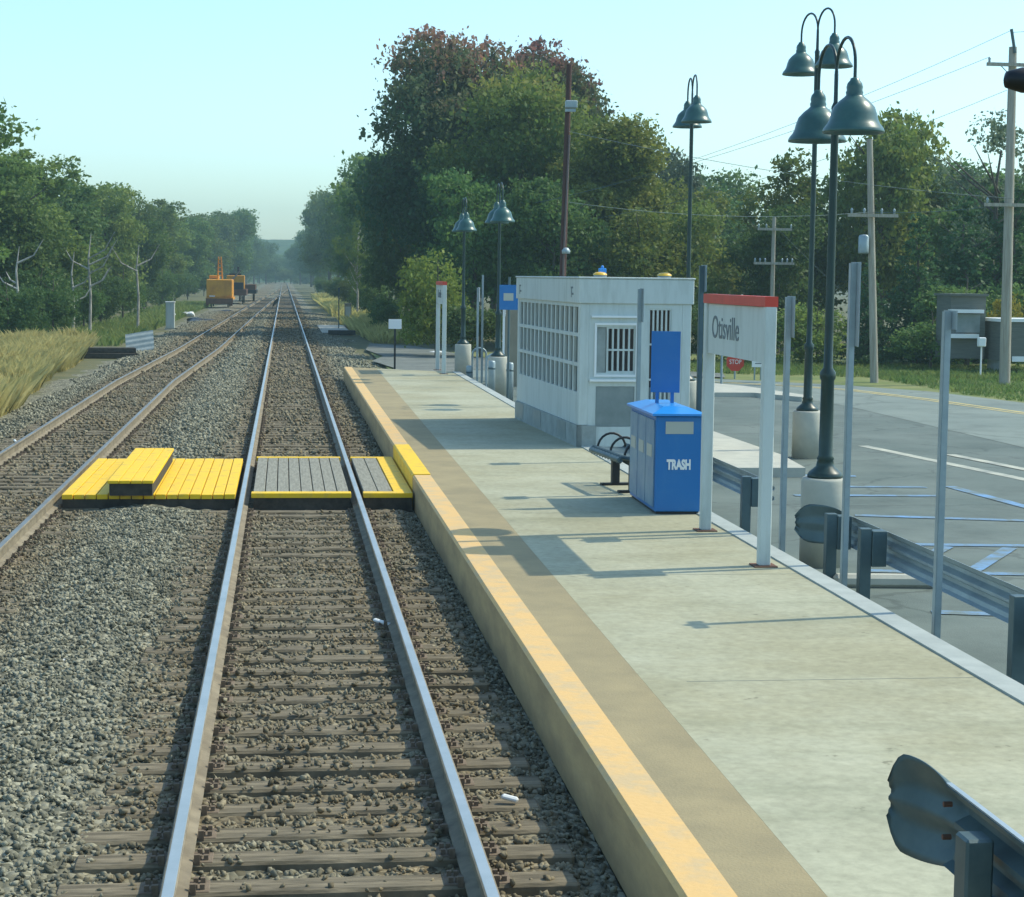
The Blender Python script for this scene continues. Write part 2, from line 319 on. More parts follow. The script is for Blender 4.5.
M_gravelroad = mat('dark_gravel', (.10, .115, .10), .95, c2=(.19, .20, .175), scale=.8, detail=12, bump=.8, bscale=30)
L_dark = leaf('leaves_dark_green', (0.055, 0.120, 0.034), (0.140, 0.213, 0.055))
L_mid = leaf('leaves_mid_green', (0.085, 0.156, 0.038), (0.207, 0.270, 0.060), (0.329, 0.312, 0.068))
L_olive = leaf('leaves_olive', (0.085, 0.146, 0.034), (0.244, 0.260, 0.051), (0.464, 0.343, 0.068))
L_red = leaf('leaves_reddening', (.05, .12, .045), (.13, .15, .065), (.30, .145, .11), sc=.6, ztop=True)
L_olive2 = leaf('leaves_turning', (.06, .13, .03), (.165, .215, .045), (.30, .27, .06), sc=.6, ztop=True)
L_yellow = leaf('leaves_yellow_green', (.11, .18, .03), (.22, .29, .05), (.32, .31, .06), sc=.8)
L_conifer = leaf('conifer_needles', (0.037, 0.099, 0.038), (0.091, 0.172, 0.060))
L_pale = leaf('leaves_pale_thin', (.10, .15, .085), (.17, .21, .12))
L_gold = leaf('leaves_gold', (.30, .22, .03), (.40, .30, .04), sc=1)
L_grass = leaf('dry_grass', (.40, .37, .13), (.72, .62, .25), (.80, .70, .34), sc=.8)
L_weed = leaf('green_weed', (.09, .17, .04), (.24, .26, .08), sc=1)

# ------------------------------------------------------------------ ground and paving
def sheet(name, poly, z, ma, kind='structure'):
    me = bpy.data.meshes.new(name); me.from_pydata([(x, y, z) for x, y in poly], [], [list(range(len(poly)))]); me.update()
    o = link_mesh(name, me, ma); o['kind'] = kind; return o
sheet('ground', [(-2500, -300), (2500, -300), (2500, 4500), (-2500, 4500)], -0.10, M_soil)

def hnoise(X, Y, sc, seed):
    r2 = np.random.default_rng(seed); T = r2.random((256, 256)); x = X*sc; y = Y*sc
    xi = np.floor(x).astype(int); yi = np.floor(y).astype(int); fx = x-xi; fy = y-yi; fx = fx*fx*(3-2*fx); fy = fy*fy*(3-2*fy)
    g = lambda a, b: T[a % 256, b % 256]
    return (g(xi, yi)*(1-fx)+g(xi+1, yi)*fx)*(1-fy)+(g(xi, yi+1)*(1-fx)+g(xi+1, yi+1)*fx)*fy
def track2x(y):
    ys = [0, 50, 72, 100, 140, 172, 230, 300, 380]; xs = [-3.92, -3.90, -3.45, -3.2, -2.85, -2.55, -1.9, -1.0, 0.0]
    return np.interp(y, ys, xs)
def ballast_h(X, Y):
    t2 = track2x(Y)
    mound = 0.075*np.exp(-((X-(t2)/2)/.55)**2)*(np.abs(t2) > 3)
    h = -0.02 + mound - .05*np.clip((X-1.2)/.4, 0, 1)
    left = np.clip((-X-5.4)/1.6, 0, 1); h = h - .10*left
    rightfar = np.clip((X-1.9)/1.5, 0, 1); h = h - .10*rightfar
    far = np.clip((Y-30)/60, 0, 1)
    h = h - .03*np.clip((Y-50)/20, 0, 1)*(np.minimum(np.abs(X), np.abs(X-t2)) < 1.35)
    h = h + (hnoise(X, Y, .8, 3)-.5)*.05 + (hnoise(X, Y, 9, 4)-.5)*.028*(1-.5*far) + (hnoise(X, Y, 21, 5)-.5)*.03*(1-far)
    return h
def grid(name, xs, ys, hf, ma):
    X, Y = np.meshgrid(xs, ys); Z = hf(X, Y); V = np.stack([X, Y, Z], -1).reshape(-1, 3)
    nx, ny = len(xs), len(ys); i = np.arange(ny-1)[:, None]*nx+np.arange(nx-1)[None]; i = i.ravel()
    F = np.stack([i, i+1, i+1+nx, i+nx], 1); me = np_mesh(name, V, F)
    o = link_mesh(name, me, ma); o['kind'] = 'structure'; return o
ysf = np.concatenate([np.arange(5, 30, .055), np.arange(30, 60, .16), np.arange(60, 140, .5), np.arange(140, 900, 4)])
grid('ballast_bed', np.concatenate([np.arange(-7.0, 1.50, .06), [1.50]]), ysf[ysf < 54.2], ballast_h, M_ballast)
grid('ballast_bed', np.arange(-8.4, 4.2, .2), ysf[ysf > 53.9], lambda X, Y: ballast_h(X, Y) - .004, M_ballast)

# ballast stones : one heap nobody could count
def stones(name, n, ymin, ymax, smin, smax, seed):
    r2 = np.random.default_rng(seed)
    ico = []
    ph = (1+5**.5)/2
    for a, b in ((-1, ph), (1, ph), (-1, -ph), (1, -ph)): ico.append((a, b, 0))
    for a, b in ((-1, ph), (1, ph), (-1, -ph), (1, -ph)): ico.append((0, a, b))
    for a, b in ((ph, -1), (ph, 1), (-ph, -1), (-ph, 1)): ico.append((a, 0, b))
    ico = np.array(ico)/1.9
    fc = np.array([(0,11,5),(0,5,1),(0,1,7),(0,7,10),(0,10,11),(1,5,9),(5,11,4),(11,10,2),(10,7,6),(7,1,8),(3,9,4),(3,4,2),(3,2,6),(3,6,8),(3,8,9),(4,9,5),(2,4,11),(6,2,10),(8,6,7),(9,8,1)])
    # density ~ in the visible wedge
    Y = ymin + (ymax-ymin)*np.sqrt(r2.random(n)*(1-(ymin/ymax)**2)+(ymin/ymax)**2)*1.0 - 0
    Y = np.clip(ymax*np.sqrt((ymin/ymax)**2+(1-(ymin/ymax)**2)*r2.random(n)), ymin, ymax)
    lo = np.maximum(-.165*Y-1.2, -6.3+.5*hnoise(Y, Y*0, .5, 8)); X = lo + (1.47-lo)*r2.random(n)
    hi_ = np.where(Y > 54.2, 2.2+1.6*hnoise(Y, Y*0, .35, 19), 1.47); X = lo + (hi_-lo)*r2.random(n)
    t2 = track2x(Y); ph_ = ((Y-6.75) % .46)
    ontie = ((ph_ < .125) | (ph_ > .335)) & ((np.abs(X) < 1.28) | (np.abs(X-t2) < 1.28))
    keep = ~ontie | (r2.random(n) < .24*hnoise(X, Y, 1.3, 77)*2)
    for rx in (-.75, .75): keep &= np.abs(X-rx) > .085
    for rx in (-.75, .75): keep &= np.abs(X-t2-rx) > .085
    keep &= ~((Y > 23.7) & (Y < 28.9) & (X > -3.2))
    X, Y, ontie = X[keep], Y[keep], ontie[keep]; n = len(X)
    s = smin+(smax-smin)*r2.random(n)**1.6
    Z = ballast_h(X, Y)+s*.15; Z = np.where(ontie, np.maximum(Z, .015+s*.25), Z)
    q = r2.normal(size=(n, 4)); q /= np.linalg.norm(q, axis=1)[:, None]; a, b, c, d = q.T
    Rm = np.stack([1-2*(c*c+d*d), 2*(b*c-a*d), 2*(b*d+a*c), 2*(b*c+a*d), 1-2*(b*b+d*d), 2*(c*d-a*b), 2*(b*d-a*c), 2*(c*d+a*b), 1-2*(b*b+c*c)], 1).reshape(n, 3, 3)
    base = ico[None]*(1+r2.normal(size=(n, 12, 1))*.26)*np.stack([np.ones(n), .6+.4*r2.random(n), .45+.4*r2.random(n)], 1)[:, None, :]
    V = np.einsum('nij,nkj->nki', Rm, base)*(s/2)[:, None, None]+np.stack([X, Y, Z], 1)[:, None, :]
    F = (fc[None]+12*np.arange(n)[:, None, None]).reshape(-1, 3)
    me = np_mesh(name, V.reshape(-1, 3), F); o = link_mesh(name, me, M_stone)
    tag(o, 'loose grey crushed stone ballast around the rails', kind='stuff')
stones('ballast_stones', 95000, 7.5, 26, .02, .055, 11)
stones('ballast_stones', 52000, 24, 60, .045, .10, 12)
stones('ballast_stones', 60000, 56, 150, .08, .17, 13)

# ------------------------------------------------------------------ tracks
RAILP = [(-.07, .02), (.07, .02), (.07, .032), (.012, .055), (.010, .142), (.034, .155), (.036, .178), (.030, .182), (-.030, .182), (-.036, .178), (-.034, .155), (-.010, .142), (-.012, .055), (-.07, .032)]
def rail(pathx, ys, parent, topmat):
    path = [(pathx(y), y, 0) for y in ys]
    r_ = MB().sweep(RAILP, path).build('rail', [M_railside], parent)
    MB().sweep([(-.0285, .1825), (.0285, .1825), (.027, .1845), (-.027, .1845)], path).build('running_surface', topmat, r_)
    return r_
def tie_bm():
    return MB().box(-1.3, 1.3, -.105, .105, -.14, .020, bev=.016)
tr1 = empty('railway_track', (0, 0, 0), 'nearer straight railway track with shiny rails running beside the platform', 'railway track')
tr2 = empty('railway_track', (0, 0, 0), 'left hand railway track with dull rails, bending towards the other in the distance', 'railway track')
yl1 = list(range(2, 60, 4)) + list(range(60, 700, 20))
for s_ in (-.75, .75): rail(lambda y, s_=s_: s_, yl1, tr1, M_railtop)
yl2 = list(range(10, 130, 4)) + list(range(130, 372, 10))
for s_ in (-.75, .75): rail(lambda y, s_=s_: float(track2x(y))+s_, yl2, tr2, M_railtop2)
def plate_bm():
    b = MB()
    b.box(-.17, .17, -.09, .09, .010, .024, bev=.003)
    for sx in (-.10, .10, -.135, .135):
        for sy in (-.05, .05): b.box(sx-.012, sx+.012, sy-.012, sy+.012, .02, .05)
    b.box(.075, .105, -.10, -.075, .01, .065); b.box(-.105, -.075, -.10, -.075, .01, .065)
    return b
tie0 = None
def ties(tr, y0, xf, n_ind, yend, skip):
    global tie0
    y = y0; k = 0; rest = MB()
    while y < yend:
        if skip(y): y += .46; continue
        x = float(xf(y)); jit = random.uniform(-.06, .06); rz = random.uniform(-.016, .016)
        if k < n_ind:
            if tie0 is None:
                o = tie_bm().build('tie', M_tie, tr); tie0 = o
                global plate0
                p0 = plate_bm().build('tie_plate', M_plate, o); p0.location = (-.75, 0, 0); plate0 = p0
                p1 = p0.copy(); col.objects.link(p1); p1.parent = o; p1.location = (.75, 0, 0)
            else:
                o = tie0.copy(); col.objects.link(o); o.parent = tr
                for sx in (-.75, .75):
                    p1 = plate0.copy(); col.objects.link(p1); p1.parent = o; p1.location = (sx - jit, 0, 0)
            o.location = (x + jit, y, random.uniform(-.015, .002)); o.rotation_euler = (0, 0, rz)
        else:
            rest.box(x-1.3, x+1.3, y-.115, y+.115, -.1, .012)
        k += 1; y += .46
    o = rest.build('distant_ties', M_tie, tr); o['kind'] = 'stuff'
ties(tr1, 6.75, lambda y: 0.0, 100, 260, lambda y: 24.15 < y < 28.6)
ties(tr2, 15.95, track2x, 100, 230, lambda y: False)

# ------------------------------------------------------------------ boarded crossing
cr_ = empty('boarded_crossing', (0, 26.4, 0), 'yellow and grey plank crossing laid over the rails up to the platform edge', 'crossing')
def planks(x0, x1, y0, y1, z, ma, parent, name, step=.3, sl=0.0):
    b = MB(); n = max(1, round((x1-x0)/step)); w_ = (x1-x0)/n
    for i in range(n):
        b.box(x0+i*w_+.006, x0+(i+1)*w_-.006, y0-26.4+random.uniform(-.015, .015), y1-26.4, z-.06, z+random.uniform(-.004, .004), bev=.004)
    return b.build(name, ma, parent)
zt = .195
planks(-3.05, -.84, 24.1, 28.8, zt, M_yellow, cr_, 'yellow_planks', .15)
planks(-.62, .64, 24.42, 28.95, zt, M_timber, cr_, 'grey_planks', .165)
planks(.83, 1.22, 24.42, 28.95, zt, M_timber, cr_, 'grey_planks', .16)
b = MB(); b.box(-.64, .66, -2.2, -1.995, zt-.06, zt+.003, bev=.004); b.box(-.64, .66, 2.56, 2.72, zt-.06, zt+.003, bev=.004)
b.box(.82, 1.47, -2.2, -1.995, zt-.06, zt+.003, bev=.004); b.box(.82, 1.47, 2.56, 2.72, zt-.06, zt+.003, bev=.004); b.box(1.23, 1.47, -1.99, 2.555, zt-.06, zt+.002, bev=.004)
b.build('yellow_border', M_yellow, cr_)
b = MB(); b.box(-3.04, -.85, -2.28, 2.38, -.05, zt-.062); b.box(-.61, .65, -2.18, 2.7, -.05, zt-.062); b.box(.84, 1.46, -2.18, 2.7, -.05, zt-.062)
b.build('dark_timber_base', M_darktimber, cr_)
st = empty('wooden_step_box', (-2.16, 26.2, zt), 'low yellow topped step box lying on the crossing boards beside the left track', 'step box')
b = MB()
for i in range(4): b.box(-.29+i*.145+.004, -.29+(i+1)*.145-.004, -2.32, 2.15, .165, .205, bev=.004)
b.build('step_top', M_yellow, st)
MB().box(-.27, .27, -2.28, 2.12, .006, .163).build('step_frame', M_darktimber, st)

# ------------------------------------------------------------------ platform
pl = empty('station_platform', (0, 30, 0), 'long low concrete platform with faded yellow edge beside the straight track', 'platform')
def pprism(poly, z0, z1, ma, name):
    return MB().prism([(x, y-30) for x, y in poly], z0, z1).build(name, ma, pl)
yE = lambda x: 54.0 - (x-1.5)*.80
pprism([(2.112, 4), (4.46, 4), (4.46, yE(4.46)), (2.422, yE(2.422))], -.05, .38, M_platform, 'deck')
pprism([(1.742, 4), (2.110, 4), (2.420, yE(2.42)), (1.742, yE(1.742))], -.05, .381, M_tan, 'tan_strip')
pprism([(4.462, 4), (4.66, 4), (4.66, yE(4.66)), (4.462, yE(4.462))], -.05, .395, M_kerb, 'rear_kerb')
def edge(y0, y1, ma, name, dz=0.0, dx=0.0):
    prof = [(1.500-dx, -.05), (1.500-dx, .36+dz), (1.522-dx, .384+dz), (1.740, .384+dz), (1.740, -.05)]
    V = [(x, y-30, z) for y in (y0, y1) for x, z in prof]; n = 5
    F = [list(range(n)), list(range(n, 2*n))[::-1]] + [(i, (i+1) % n, n+(i+1) % n, n+i) for i in range(n)]
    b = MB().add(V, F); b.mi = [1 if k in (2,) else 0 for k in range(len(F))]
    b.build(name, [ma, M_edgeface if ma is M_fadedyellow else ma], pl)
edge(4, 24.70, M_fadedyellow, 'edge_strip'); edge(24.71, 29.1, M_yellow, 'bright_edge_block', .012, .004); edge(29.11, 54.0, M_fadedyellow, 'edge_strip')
M_joint = mat('joint', (.24, .25, .19), .9)
for y in np.arange(7.5, 50, 4.4): MB().box(2.45, 4.45, y-30-.006, y-30+.006, .375, .3815).build('deck_joint', M_joint, pl)

# ------------------------------------------------------------------ lot and road
roadfar = [(24, -5), (22.5, 15), (20.8, 32), (19.7, 38), (18.75, 45), (17.8, 50), (16.1, 53), (13.3, 55.6), (10.4, 57.7), (7, 59.5)]
sheet('parking_lot', [(4.70, -5), (13.5, -5), (13.5, 44), (13.2, 46), (12.2, 51.2), (8.5, 54.8), (5.2, 56.0), (4.70, 51.8)], 0.0, M_asphalt)
sheet('road', [(13.5, -5)] + roadfar + [(4.9, 61.2), (5.3, 59), (5.2, 56.0), (8.5, 54.8), (12.2, 51.2), (13.2, 46), (13.5, 44)], 0.004, M_road)
def line(name, pts, w_, z, ma):
    b = MB(); P = [Vector((x, y, 0)) for x, y in pts]; V = []; 
    for i, p in enumerate(P):
        t = (P[min(i+1, len(P)-1)]-P[max(i-1, 0)]).normalized(); r_ = Vector((t.y, -t.x, 0))*w_/2; V += [(p-r_).to_tuple()[:2]+(z,), (p+r_).to_tuple()[:2]+(z,)]
    me = bpy.data.meshes.new(name); me.from_pydata(V, [], [(2*i, 2*i+1, 2*i+3, 2*i+2) for i in range(len(P)-1)]); me.update()
    o = link_mesh(name, me, ma); o['kind'] = 'structure'; return o
yl = [(22.6, -5), (21, 15), (19.4, 30), (17.9, 38), (17.2, 42), (16.6, 46.6), (15.75, 50.5), (14.6, 52.3), (12.9, 53.9), (10, 56.1), (7, 57.6)]
line('road_line', yl, .16, .009, M_yellowpaint)
line('road_line', [(x-.28, y-.1) for x, y in yl], .12, .009, M_yellowpaint)
line('parking_line', [(10.5, 33.3), (11.3, 27.4), (11.6, 24)], .22, .0045, M_whitepaint)
line('parking_line', [(11.55, 31.6), (11.95, 28.6), (12.4, 25)], .22, .009, M_whitepaint)
for (a, c) in (((7.2, 23.29), (9.6, 22.6)), ((7.0, 25.5), (9.1, 25.4)), ((6.6, 20.7), (9.6, 20.35)), ((5.9, 18.75), (9.0, 18.2)), ((5.75, 16.35), (7.6, 15.9)), ((6.2, 28.4), (8.7, 28.0)),
               ((7.6, 26.6), (9.3, 26.5)), ((9.7, 26.6), (9.9, 23.8))):
    line('parking_line', [a, c], .19, .0085, M_bluepaint)
for k in range(5):
    x0 = 6.3+k*.72; line('parking_line', [(x0, 18.75-.1*k), (x0+1.1, 20.45-.12*k)], .17, .0125, M_bluepaint)
line('parking_line', [(9.7, 20.3), (9.1, 18.2)], .15, .0125, M_bluepaint)
# sidewalk, island
sw = MB().prism([(5.95, 27.9), (7.85, 27.9), (8.05, 30), (7.8, 46), (6.0, 46)], -.02, .15).build('sidewalk', M_conc); sw['kind'] = 'structure'
il = MB().prism([(10.7, 47.2), (11.9, 51.5), (12.5, 50.2), (13.2, 45.9), (12.8, 45.5), (12.0, 47.2)], -.02, .12).build('traffic_island', M_conc); il['kind'] = 'structure'
# far verge, gravel
vg = [(25, -5), (60, -5), (60, 75), (3.2, 75), (3.2, 61.3)] + [(x+.12, y+.25) for x, y in roadfar[::-1]]
def vh(X, Y): return X*0
sheet('verge', vg, -0.03, M_lawn)
sheet('gravel_driveway', [(3.3, 53.2), (4.7, 51.9), (5.5, 55.5), (5.6, 60.5), (10, 58.2), (13.5, 56.6), (14, 59), (10, 64), (7, 70), (5.5, 80), (3.6, 83), (3.1, 76), (3.5, 70), (2.9, 66), (3.4, 61), (2.9, 57)], 0.013, M_gravelroad)
sheet('concrete_pad', [(1.75, 97), (3.3, 97), (3.3, 112), (1.75, 112)], 0.035, M_conc)

# wheel stops
for i, (x, y, rz, lab) in enumerate(((6.0, 17.75, -.1, 'pale concrete wheel stop on the lot just behind the near guardrail'),)):
    o = empty('wheel_stop', (x, y, 0.0), lab, 'wheel stop', rz=rz)
    MB().box(-.75, .75, -.08, .08, .0, .13, bev=.035).build('stop_block', M_conc, o)

# ------------------------------------------------------------------ shelter
SH = Matrix.Rotation(R(2.4), 4, 'Z')
sh = empty('passenger_shelter', (4.42, 28.9, .38), 'pale boxy platform shelter with barred window openings and flat roof', 'shelter', rz=R(2.4))
Wd, Ln, Ht = 1.80, 5.9, 2.66
# local: x 0..Wd, y 0..Ln, z 0..Ht
b = MB(); b.box(-.03, .05, -.03, Ln+.03, 0, .34); b.box(-.03, .28, -.03, .03, 0, .34); b.box(Wd-.05, Wd+.03, 0, Ln, 0, .30)
b.build('plinth', M_block, sh)
for y in (.9, 3.2, 5.0): MB().box(-.036, -.0305, y, y+.75, .05, .32).build('vent_panel', M_greypanel, sh)
b = MB()
b.box(0, .08, .001, Ln-.001, .342, .80); b.box(Wd-.08, Wd, 0.1, Ln-.1, .342, .80)       # lower side walls
b.box(.10, Wd-.08, Ln-.08, Ln, .1, 2.2)                                          # rear wall
b.build('side_wall', M_white, sh)
b = MB(); b.box(-.035, Wd+.035, -.035, Ln+.035, 2.27, Ht, bev=.01); b.build('fascia', M_white, sh)
b = MB(); b.box(-.05, Wd+.05, -.05, Ln+.05, Ht+.002, Ht+.03, bev=.008); b.build('roof', M_white, sh)
for (x, y) in ((0, 0), (Wd-.14, 0), (0, Ln-.14), (Wd-.14, Ln-.14)):
    MB().box(x-.004, x+.144, y-.004, y+.144, .345 if x == 0 else 0.0, 2.268, bev=.006).build('corner_post', M_white, sh)
def grille(xa, y0, y1, z0, z1, n, rows, axis='y'):
    b = MB()
    for i in range(n+1):
        t = y0+(y1-y0)*i/n
        if axis == 'y': b.box(xa-.02, xa+.02, t-.055, t+.055, z0, z1)
        else: b.box(t-.014, t+.014, xa-.018, xa+.018, z0, z1)
    for z in np.linspace(z0, z1, rows+1):
        if axis == 'y': b.box(xa-.027, xa+.027, y0-.04, y1+.04, z-.03, z+.03)
        else: b.box(y0-.02, y1+.02, xa-.024, xa+.024, z-.015, z+.015)
    return b
grille(.03, .17, Ln-.17, .83, 2.24, 14, 3).build('window_grille', M_white, sh)
b = MB(); b.box(Wd-.06, Wd-.02, .12, Ln-.12, .802, 2.268); b.build('rear_panel', M_inside, sh)
b = MB()                                                                             # front wall built round its openings
b.box(.145, .27, .0, .07, .0, 2.268); b.box(.27, .90, .0, .07, 0, .32); b.box(.27, .90, .0, .07, .96, 1.18); b.box(.27, .90, .0, .07, 1.90, 2.268)
b.box(.90, 1.11, .0, .07, 0, 2.268); b.box(1.11, 1.48, .0, .07, 0, .5); b.box(1.11, 1.48, .0, .07, 2.20, 2.268); b.box(1.48, Wd-.145, .0, .07, 0, 2.268)
b.build('front_wall', M_white, sh)
MB().box(.275, .895, .012, .05, .325, .955).build('lower_panel', M_greypanel, sh)
b = MB(); b.box(.18, .95, -.05, -.001, 2.05, 2.08); b.box(.16, .98, -.06, -.001, 1.04, 1.075)
for (x0, x1, z0, z1) in ((.235, .268, 1.15, 1.93), (.902, .935, 1.15, 1.93), (.235, .935, 1.932, 1.965), (.235, .935, 1.115, 1.148)): b.box(x0, x1, -.025, -.001, z0, z1)
b.build('trim', M_whitebright, sh)
grille(.035, .45, .89, 1.19, 1.89, 5, 2, 'x').build('window_grille', M_white, sh)
grille(.035, 1.12, 1.47, .51, 2.19, 5, 3, 'x').build('window_grille', M_white, sh)
MB().box(.272, .42, .02, .05, 1.185, 1.895).build('window_pane', M_block, sh)
MB().box(.10, Wd-.1, .10, Ln-.1, .0, .03).build('floor', M_conc, sh)
b = MB(); b.box(.9, 1.02, .6, Ln-.6, .42, .47); b.box(.9, .96, 1, 1.1, .03, .42); b.box(.9, .96, 4.6, 4.7, .03, .42); b.build('inner_bench', M_inside, sh)
for y in (.45, Ln-.5):
    b = MB()                                                             # wall-mounted pictogram marks
    b.box(-.0405, -.0355, y, y+.16, 2.50, 2.53); b.box(-.0405, -.0355, y+.10, y+.13, 2.36, 2.50); b.box(-.0405, -.0355, y-.05, y+.10, 2.40, 2.43)
    b.build('wall_mark', M_text, sh)
for x, y, mm, nm, lab in ((.65, 1.6, M_plastic, 'beacon', 'squat amber dome on the shelter roof, left of the two'), (1.5, .6, M_plastic, 'beacon', 'squat amber dome near the front right corner of the shelter roof')):
    p = Matrix.Translation((4.42, 28.9, .38)) @ SH @ Vector((x, y, Ht+.03))
    o = empty(nm, p, lab, 'beacon')
    MB().lathe([(.0, 0), (.11, 0), (.11, .03), (0, .03)], 16).build('beacon_base', M_gal, o)
    MB().lathe([(.12, .031), (.115, .05), (.08, .075), (0.0, .085)], 16).build('dome', mm, o)
p = Matrix.Translation((4.42, 28.9, .38)) @ SH @ Vector((.86, 2.4, Ht+.03))
o = empty('roof_box', p, 'small bright blue box on the shelter roof between the amber domes', 'box'); MB().box(-.06, .06, -.06, .06, 0, .15, bev=.01).build('box_body', M_bluetop, o); MB().lathe([(0, .151), (.03, .151), (.02, .19), (0, .2)], 10).build('box_cap', M_bluetop, o)

# ------------------------------------------------------------------ recycling and trash bin
tb = empty('trash_station', (3.95, 20.55, .38), 'bright blue steel bin lettered TRASH standing beside the metal bench', 'trash bin', rz=R(-1))
b = MB(); b.box(.02, .555, .0, 1.68, .03, 1.12, bev=.01); b.build('bin_body', M_blue, tb)
V = [(-.03, -.04, 1.125), (.60, -.04, 1.125), (.60, 1.72, 1.125), (-.03, 1.72, 1.125), (-.03, -.04, 1.15), (.60, -.04, 1.15), (.60, 1.72, 1.15), (-.03, 1.72, 1.15), (.15, .25, 1.215), (.42, .25, 1.215), (.42, 1.45, 1.215), (.15, 1.45, 1.215)]
MB().add(V, [(3, 2, 1, 0), (0, 1, 5, 4), (1, 2, 6, 5), (2, 3, 7, 6), (3, 0, 4, 7), (4, 5, 9, 8), (5, 6, 10, 9), (6, 7, 11, 10), (7, 4, 8, 11), (8, 9, 10, 11)]).build('sloped_lid', M_bluetop, tb)
MB().box(.04, .535, .02, 1.66, 0, .03).build('bin_base', M_black, tb)
MB().box(.13, .45, -.006, .004, .92, 1.06).build('slot_plate', M_slot, tb)
b = MB()
for i in range(3): b.box(.006, .018, .05+i*.54, .56+i*.54, .08, 1.07)
b.build('side_door', M_bluegrey, tb)
b = MB()
for i in range(3): MB().box(.000, .0055, .15+i*.54, .46+i*.54, .64, .78).build('side_label', M_slot, tb)

text_mesh('lettering', 'TRASH', .15, M_whitebright, tb, Matrix.Translation((.29, -.004, .565)) @ Matrix.Rotation(R(90), 4, 'X'), xs=.60, bold=.008)
bd = MB(); bd.box(-.17, .17, -.012, .012, 1.34, 2.06, M=Matrix.Translation((.27, .82, 0)) @ Matrix.Rotation(R(-10), 4, 'Z')); bd.build('header_board', M_blue, tb)
b = MB()
for x in (.18, .36): b.box(x-.02, x+.02, .83, .86, 1.2, 1.40)
b.build('board_legs', M_blue, tb)

# ------------------------------------------------------------------ bench
be = empty('metal_bench', (3.93, 22.45, .38), 'low metal bench with hoop armrests behind the blue bin', 'bench', rz=R(5))
b = MB()
prof = [(0.0, .40), (-.03, .43), (.0, .465), (.06, .455), (.22, .43), (.40, .44), (.46, .50)]
for k in range(11):
    y = .02+k*.137; b.tube([(x, y, z) for x, z in prof], .03, 8)
b.tube([(-.02, 0, .43), (-.02, 1.42, .43)], .035, 10); b.tube([(.45, 0, .49), (.45, 1.42, .49)], .025, 8)
b.build('seat', M_galdark, be)
for y in (.05, .72, 1.36):
    b = MB(); b.tube([(.40*0+.05+.19*(1-math.cos(a)), y, .45+.20*math.sin(a)) for a in np.linspace(0, math.pi, 12)], .016, 8); b.build('armrest', M_black, be)
for y in (.2, 1.05):
    b = MB(); b.box(.16, .26, y-.04, y+.04, .0, .42); b.box(.02, .42, y-.05, y+.05, 0, .03); b.build('leg', M_black, be)

# ------------------------------------------------------------------ station name signs
def station_sign(loc, rz, L, label):
    s_ = empty('station_sign', loc, label, 'station sign', 'station name signs', rz)
    for y in (0, L):
        p = MB(); p.box(-.055, .055, y-.055, y+.055, .01, 2.49 if True else 0, bev=.008); po = p.build('post', M_white, s_)
        MB().box(-.11, .11, y-.11, y+.11, 0, .012).build('foot_plate', M_rust, po)
    MB().box(-.03, .03, .056, L-.056, 1.90, 2.42).build('name_panel', M_whitebright if False else M_white, s_)
    MB().box(-.062, .062, -.056, L+.056, 2.425, 2.52).build('red_band', M_red, s_)
    Mt = Matrix.Translation((-.032, L-.24, 2.17)) @ Matrix.Rotation(R(-90), 4, 'Z') @ Matrix.Rotation(R(90), 4, 'X')
    text_mesh('lettering', 'Otisville', .33, M_text, s_, Mt, align='LEFT', xs=1.06)
    Mt = Matrix.Translation((.032, .12, 2.19)) @ Matrix.Rotation(R(90), 4, 'Z') @ Matrix.Rotation(R(90), 4, 'X')
    text_mesh('lettering', 'Otisville', .33, M_text, s_, Mt, align='LEFT', xs=1.06)
    return s_
station_sign((4.25, 16.77, .38), 0, 2.43, 'white name board reading Otisville under a red band, right of the blue bin')
station_sign((4.13, 50.5, .38), 0, 2.1, 'red banded white name board seen edge on at the far platform end')

# ------------------------------------------------------------------ lamp posts
def lamp(loc, base_h, H, label, rz=0, lower=.8):
    L = empty('lamp_post', loc, label, 'lamp post', 'twin bell lamp posts', rz)
    MB().lathe([(0, -.02), (.25, -.02), (.25, base_h-.03), (.235, base_h), (0, base_h)], 24).build('concrete_base', M_conc, L)
    z = base_h
    MB().lathe([(.0, z), (.19, z), (.19, z+.03), (.17, z+.06), (.10, z+.12), (.085, z+.19), (.095, z+.2), (.075, z+.24), (.07, z+.24+lower), (.085, z+.27+lower), (.085, z+.33+lower), (.05, z+.38+lower), (.046, z+1.6), (.04, H-.75), (.045, H-.70), (.022, H-.65), (.022, H-.36), (0, H-.36)], 16).build('pole', M_green, L)
    b = MB()
    for s_ in (-1, 1):
        cy_ = s_*.325
        b.tube([(0, s_*.02, H-.66), (0, s_*.0+.01*s_, H-.33)]+[(0, cy_-s_*.325*math.cos(a), H-.33+.31*math.sin(a)) for a in np.linspace(.05, math.pi, 14)]+[(0, s_*.65, H-.47)], .018, 8)
    b.build('arm', M_green, L)
    for s_ in (-1, 1):
        zb = H-1.02
        o = MB().lathe([(.02, zb+.56), (.045, zb+.55), (.05, zb+.53), (.075, zb+.50), (.085, zb+.46), (.08, zb+.43), (.09, zb+.41), (.085, zb+.38), (.105, zb+.36), (.155, zb+.32), (.21, zb+.26), (.235, zb+.19), (.25, zb+.13), (.27, zb+.09), (.305, zb+.045), (.315, zb+.02), (.315, zb), (.30, zb), (.235, zb+.07), (.20, zb+.13), (.18, zb+.24), (0, zb+.30)], 28, c=(0, s_*.65, 0)).build('bell_shade', M_bell, L)
        MB().lathe([(0, zb+.06), (.10, zb+.07), (.15, zb+.11), (.16, zb+.14), (0, zb+.16)], 18, c=(0, s_*.65, 0)).build('lens', M_lens, o)
    return L
